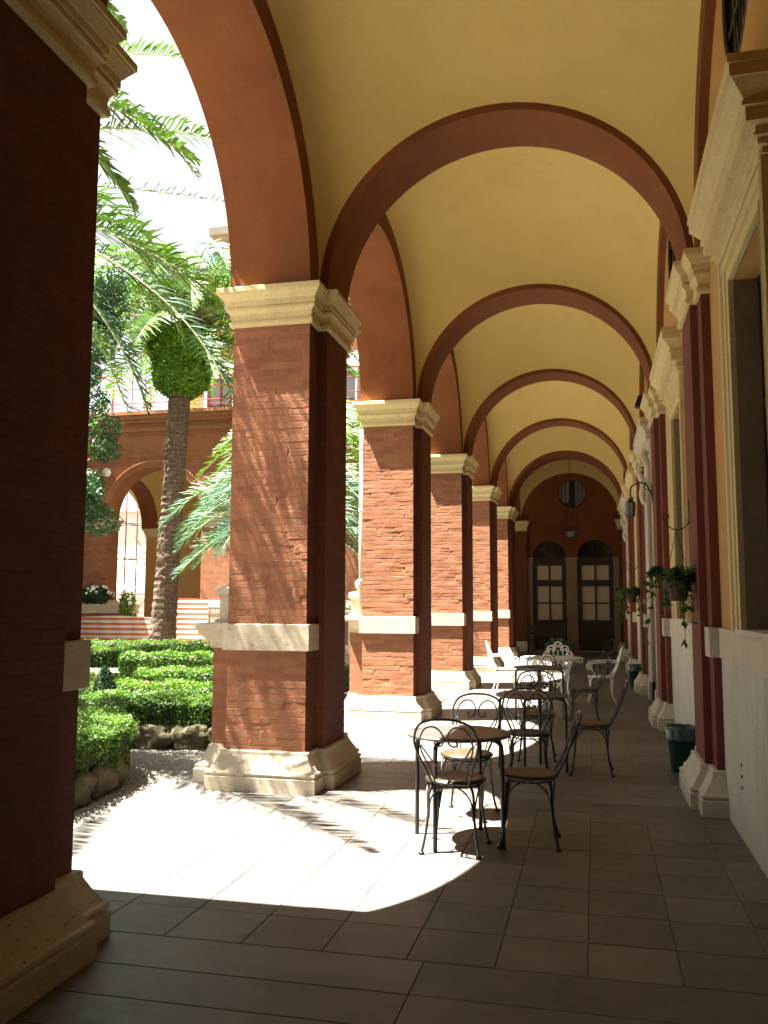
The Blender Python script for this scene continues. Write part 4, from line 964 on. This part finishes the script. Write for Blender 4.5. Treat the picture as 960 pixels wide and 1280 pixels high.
def copy_tree(o, parent=None):
    c = o.copy(); C.objects.link(c); c.parent = parent
    for ch in list(o.children): copy_tree(ch, c)
    return c
GI = 'dark wrought iron cafe chairs'
chair0 = make_chair('dark iron chair with its back to the viewpoint at nearest table', M['iron'], M['seat'], GI)
used = [False]
def place(proto, x, y, rz, label, group=None, z=0):
    o = proto if not proto.get('placed') else copy_tree(proto)
    if not proto.get('placed'): proto['placed'] = True
    if 'placed' in o and o is not proto: del o['placed']
    o.location = (x, y, z); o.rotation_euler = (0, 0, rz); o['label'] = label
    return o
R_ = math.radians
place(chair0, -.92, 5.93, R_(-3), 'dark iron chair with heart scroll back nearest the viewpoint, at the nearest table')
place(chair0, -.98, 6.88, R_(172), 'dark iron cafe chair standing in the sun on the far side of the nearest table')
place(chair0, -.46, 6.20, R_(93), 'dark iron cafe chair seen side on at the right of the nearest table')
place(chair0, -.60, 8.12, R_(2), 'dark iron cafe chair with heart back in front of the middle table')
place(chair0, -.06, 8.87, R_(90), 'dark iron cafe chair seen side on at the right of the middle table')
place(chair0, -.62, 9.52, R_(183), 'dark iron cafe chair behind the middle table facing the viewpoint')
place(chair0, -.16, 12.5, R_(95), 'dark iron cafe chair at the right of the farthest dark table')
place(chair0, -.80, 13.15, R_(178), 'dark iron cafe chair behind the farthest dark table')
place(chair0, .02, 18.9, R_(60), 'lone dark chair in shade far beyond the white table')
place(chair0, -1.35, 9.3, R_(250), 'dark iron cafe chair at the sunny left of the middle table') if False else None
def make_table():
    r = root('cafe_table', (0, 0, 0), 'x', 'table', 'round dark cafe tables')
    m = MB(); m.lathe([(0, .70), (.335, .70), (.35, .703), (.354, .712), (.352, .722), (.345, .726), (.30, .724), (0, .724)], 0, 0, 48); m.build('tabletop', M['tabletop'], r)
    for k in range(4):
        a = PI / 4 + k * PI / 2 + .45; ca, sa = math.cos(a), math.sin(a)
        m = MB(); m.tube(smooth_path([(.12 * ca, .12 * sa, .695), (.24 * ca, .24 * sa, .692), (.30 * ca, .30 * sa, .675), (.325 * ca, .325 * sa, .62), (.328 * ca, .328 * sa, .3), (.33 * ca, .33 * sa, .0)]), .0145, 10)
        m.build('leg', M['iron'], r)
    return r
table0 = make_table()
place(table0, -.93, 6.13, 0, 'nearest round dark cafe table, its left half in the sun')
place(table0, -.615, 8.86, R_(10), 'middle round dark cafe table of the row')
place(table0, -.775, 12.67, R_(25), 'farthest round dark cafe table in front of the white table')
# white garden set
def make_white_chair():
    r = root('garden_armchair', (0, 0, 0), 'x', 'armchair', 'white wrought iron armchairs')
    yb = lambda z: -.2 - .16 * max(0, z - .42) / .5
    m = MB(); m.lathe([(0, .405), (.21, .405), (.225, .415), (.21, .425), (0, .42)], 0, 0, 28); m.build('seat', M['whiteiron'], r)
    for sx in (-1, 1):
        for sy__ in (-1, 1):
            m = MB(); m.tube(smooth_path([(sx * .14, sy__ * .13, .41), (sx * .19, sy__ * .17, .33), (sx * .17, sy__ * .17, .15), (sx * .20, sy__ * .22, .0)]), .012, 7)
            m.tube(smooth_path([(sx * .03, sy__ * .19, .40), (sx * .1, sy__ * .19, .33), (sx * .16, sy__ * .18, .25)]), .007, 5); m.build('leg', M['whiteiron'], r)
    m = MB()
    for cx, cz, rr_ in ((0, .84, .075), (-.12, .78, .07), (.12, .78, .07), (-.2, .68, .06), (.2, .68, .06)):
        m.tube([(cx + rr_ * math.cos(t), yb(cz + rr_ * math.sin(t)), cz + rr_ * math.sin(t)) for t in [PI * 1.1 - 1.2 * PI * q / 14 for q in range(15)]], .011, 6)
        for s_ in (-1, 1): m.tube(scroll((cx + s_ * rr_ * .5, cz), rr_ * .5, 0 if s_ > 0 else 0, 1.1, yb, s_), .008, 5)
    for cx in (-.16, -.08, 0, .08, .16): m.tube(smooth_path([(cx * .8, -.19, .42), (cx * 1.15, yb(.6), .6), (cx * .95, yb(.78), .78)]), .009, 6)
    m.tube(smooth_path([(-.2, -.15, .42), (-.23, yb(.55), .55), (-.26, yb(.68), .68), (-.2, yb(.76), .76)]), .011, 6); m.tube(smooth_path([(.2, -.15, .42), (.23, yb(.55), .55), (.26, yb(.68), .68), (.2, yb(.76), .76)]), .011, 6)
    m.build('backrest', M['whiteiron'], r)
    for s_ in (-1, 1):
        m = MB(); m.tube(smooth_path([(s_ * .25, yb(.66), .66), (s_ * .27, -.1, .665), (s_ * .27, .1, .65), (s_ * .26, .2, .61), (s_ * .25, .21, .55), (s_ * .245, .16, .53), (s_ * .245, .15, .57)]), .012, 7)
        m.tube(smooth_path([(s_ * .26, .17, .62), (s_ * .23, .14, .52), (s_ * .2, .08, .42)]), .009, 6); m.build('armrest', M['whiteiron'], r)
    return r
w0 = make_white_chair()
place(w0, .08, 15.15, R_(92), 'white iron armchair in shade at the right of the white table')
place(w0, -.66, 16.1, R_(180), 'white iron armchair with scrolled crown back behind the white table')
place(w0, -1.62, 16.5, R_(-75), 'white iron armchair blazing in the sun at the left of the white table')
wt = root('garden_table', (-.70, 14.85, 0), 'round white iron garden table, half in sun, far down the walk', 'table')
m = MB(); m.lathe([(0, .70), (.48, .70), (.505, .705), (.51, .715), (.505, .73), (.49, .735), (0, .73)], -.70, 14.85, 40); m.build('tabletop', M['whiteiron'], wt)
m = MB()
for k in range(24):
    a = 2 * PI * k / 24; m.tube([(-.70 + (.495 + .0 * k) * math.cos(a + t / 6 * .26), 14.85 + .495 * math.sin(a + t / 6 * .26), .70 - .05 * math.sin(PI * t / 6)) for t in range(7)], .006, 4)
m.build('scalloped_rim', M['whiteiron'], wt)
for k in range(4):
    a = PI / 4 + k * PI / 2; ca, sa = math.cos(a), math.sin(a); m = MB()
    q = lambda rr_, z, da=0: (-.70 + rr_ * math.cos(a + da), 14.85 + rr_ * math.sin(a + da), z)
    m.tube(smooth_path([q(.36, .70), q(.40, .6), q(.3, .45), q(.2, .32), q(.26, .15), q(.38, .0)]), .014, 7)
    m.tube(smooth_path([q(.36, .69, .25), q(.33, .5, .2), q(.2, .33), q(.1, .25)]), .009, 6); m.tube(smooth_path([q(.36, .69, -.25), q(.33, .5, -.2), q(.2, .33), q(.1, .25)]), .009, 6)
    m.build('leg', M['whiteiron'], wt)
MB().tube([(-.70 + .2 * math.cos(2 * PI * k / 20), 14.85 + .2 * math.sin(2 * PI * k / 20), .3) for k in range(20)], .009, 6, True).build('stretcher', M['whiteiron'], wt)
# dark plant at far end
bush('potted_plant', (-.9, 22.2, .5), (.34, .25, .28), 240, .06, M['conifer'], 'dark leafy plant in shade far behind the white table', 'plant')
MB().lathe([(.14, 0), (.19, .3), (.2, .32), (.17, .32)], -.9, 22.3, 16).build('pot', M['terracotta'], [o for o in bpy.data.objects if o.name.startswith('potted_plant')][0])
# bench in the dark end
r = root('dark_bench', (-1.7, 29.6, 0), 'dark slatted bench in the gloom before the left doorway', 'bench')
m = MB()
for k in range(4): m.box(-2.2, -.95, 29.5 + .11 * k, 29.59 + .11 * k, .43, .46)
m.build('seat', M['darkwood'], r); m = MB()
for k in range(3): m.box(-2.2, -.95, 29.96, 29.99, .58 + .13 * k, .67 + .13 * k)
m.build('backrest', M['darkwood'], r)
for x in (-2.15, -1.0):
    for y in (29.53, 29.94): MB().box(x - .025, x + .025, y - .02, y + .02, 0, .44 if y < 29.8 else .97).build('leg', M['iron'], r)

# bins
def bin_(x, y, label, h=.42, rd=.145):
    r = root('waste_bin', (x, y, 0), label, 'bin', 'green waste bins with liners')
    MB().lathe([(rd * .78, 0), (rd * .8, .005), (rd, h - .03), (rd * 1.04, h - .03), (rd * 1.05, h), (rd * .96, h), (rd * .92, h - .05), (rd * .7, .02), (0, .02)], x, y, 28).build('body', M['green_plastic'], r)
    m = MB(); prof = [(rd * .90, h - .12), (rd * .98, h + .012), (rd * 1.08, h + .012), (rd * 1.10, h - .02), (rd * 1.07, h - .11)]
    m.lathe(prof, x, y, 28); m.v = [(a + random.uniform(-.004, .004), b_ + random.uniform(-.004, .004), c_ + random.uniform(-.006, .006)) for a, b_, c_ in m.v]
    m.f = m.f[:-2]; m.sm = m.sm[:-2]; m.build('liner', M['bag'], r)
bin_(.80, 9.12, 'green waste bin with pale liner beside the nearest right pilaster')
bin_(.76, 18.05, 'green waste bin with pale liner far along the inner wall')

# hanging baskets on scroll brackets
def basket(x, y, z, wx, wyy, label, blabel, scale=1.0, nl=150):
    b = root('scroll_bracket', (wx, wyy, z + .6), blabel, 'bracket', 'scroll brackets on the pilasters')
    m = MB(); m.tube(smooth_path([(wx, wyy, z + .72), (wx - .01, wyy, z + .60), (x + .02, y, z + .52), (x - .06, y, z + .55), (x - .11, y, z + .62), (x - .09, y, z + .66), (x - .06, y, z + .645), (x - .065, y, z + .62)]), .006, 6); m.build('arm', M['iron'], b)
    m = MB(); m.box(wx - .008, wx, wyy - .015, wyy + .015, z + .66, z + .80); m.build('plate', M['iron'], b)
    r = root('hanging_basket', (x, y, z), label, 'basket', 'hanging baskets of trailing plants')
    MB().lathe([(.0, z - .09), (.062, z - .09), (.07, z - .08), (.10, z + .07), (.108, z + .075), (.108, z + .095), (.096, z + .095), (.09, z + .06), (0, z + .05)], x, y, 24).build('pot', M['terracotta'], r)
    m = MB()
    for k in range(3):
        a = 2 * PI * k / 3 + .4; m.tube([(x + .12 * math.cos(a), y + .12 * math.sin(a), z + .09), (x, y, z + .51)], .003, 4)
    m.build('hanger', M['iron'], r)
    V = []; st = MB()
    for k in range(28):
        a = random.uniform(0, 2 * PI); q = random.random(); out_ = random.uniform(.09, .17) * (1.4 if math.cos(a) < -.2 else .7)
        dr = random.uniform(.0, .62) * (1.0 if k % 3 else .2) + .05 * (k == 4) ; p0 = Vector((x + .08 * math.cos(a), y + .08 * math.sin(a), z + .09))
        p1 = p0 + Vector((out_ * .6 * math.cos(a), out_ * .6 * math.sin(a), .10 + .06 * q)); pe = p0 + Vector((out_ * math.cos(a), out_ * math.sin(a), .08 - dr))
        S = bez(p0, p1, pe, 9); st.tube([tuple(s) for s in S], .002, 4)
        for s in S[2:]:
            for t in range(2): V.append(leafquads(np.array([s]) + rng.normal(size=(1, 3)) * .015, np.array([[math.cos(a) * .5, math.sin(a) * .5, .8]]), .046 * scale, .6, .5))
    st.build('stem', M['plant'], r); quads('leaves', np.concatenate(V), M['plant'], r)
basket(.70, 7.95, 1.72, XN, 8.2, 'hanging basket of trailing leaves on the nearest right pilaster', 'iron scroll bracket holding the nearer hanging basket')
basket(.69, 17.3, 1.72, XN, 17.4, 'small dark hanging basket far along the right wall', 'iron scroll bracket holding the farther hanging basket')
# bracket lantern
b = root('wall_lantern', (XN, 12.9, 3.2), 'black glass lantern hanging from a curled wall bracket on the right', 'lantern')
m = MB(); m.tube(smooth_path([(XN, 12.95, 3.12), (.74, 12.92, 3.30), (.62, 12.9, 3.31), (.54, 12.9, 3.25), (.53, 12.9, 3.14), (.53, 12.9, 3.1)]), .012, 6)
m.tube(smooth_path([(XN, 12.95, 3.2), (.76, 12.93, 3.22), (.72, 12.92, 3.27), (.76, 12.9, 3.33)]), .008, 6); m.box(XN - .012, XN, 12.9, 13.0, 3.05, 3.3); m.build('bracket', M['iron'], b)
x, y = .53, 12.9; m = MB(); m.lathe([(.01, 3.10), (.025, 3.09), (.04, 3.06), (.068, 3.04), (.068, 3.03)], x, y, 6, False); m.lathe([(.048, 2.84), (.056, 2.84), (.056, 2.85), (.0, 2.85)], x, y, 6, False)
for k in range(6): a = 2 * PI * k / 6; m.tube([(x + .062 * math.cos(a), y + .062 * math.sin(a), 3.03), (x + .052 * math.cos(a), y + .052 * math.sin(a), 2.84)], .005, 5)
m.build('lantern_frame', M['black'], b); MB().lathe([(.048, 2.85), (.058, 3.03)], x, y, 6, False).build('glass', M['paleglass'], b)
# floodlight
r = root('floodlight', (.80, 14.9, 4.46), 'black floodlight tilted on the cornice of the right doorway', 'floodlight')
m = MB(); m.cbox((.74, 13.55, 4.62), (.14, .16, .16)); m.v = [(a + .35 * (c_ - 4.6), b_, c_ - .3 * (a - .74)) for a, b_, c_ in m.v]; m.build('housing', M['black'], r)
m = MB(); m.tube([(.86, 13.55, 4.46), (.86, 13.55, 4.62), (.78, 13.55, 4.62)], .012, 6); m.build('yoke', M['black'], r)
# pendant
r = root('pendant_lantern', (-.70, 28.6, 3.7), 'wire basket pendant lamp on a long rod before the end wall', 'lamp')
x, y = -.70, 28.6
MB().tube([(x, y, 7.0), (x, y, 3.85)], .014, 6).build('rod', M['black'], r)
m = MB()
for k in range(6):
    a = 2 * PI * k / 6; m.tube(smooth_path([(x, y, 5.0), (x + .12 * math.cos(a), y + .12 * math.sin(a), 4.7), (x + .24 * math.cos(a), y + .24 * math.sin(a), 4.2), (x + .31 * math.cos(a), y + .31 * math.sin(a), 3.98), (x + .22 * math.cos(a), y + .22 * math.sin(a), 3.75), (x, y, 3.68)]), .009, 5)
for rr_, z in ((.30, 4.0), (.25, 3.82)): m.tube([(x + rr_ * math.cos(2 * PI * k / 20), y + rr_ * math.sin(2 * PI * k / 20), z) for k in range(20)], .01, 5, True)
m.build('cage', M['black'], r); MB().lathe([(.0, 3.72), (.12, 3.76), (.2, 3.86), (.2, 3.9), (0, 3.9)], x, y, 18).build('bowl', M['paleglass'], r)
if 'placed' in chair0: del chair0['placed']
for o in list(bpy.data.objects):
    if 'placed' in o: del o['placed']
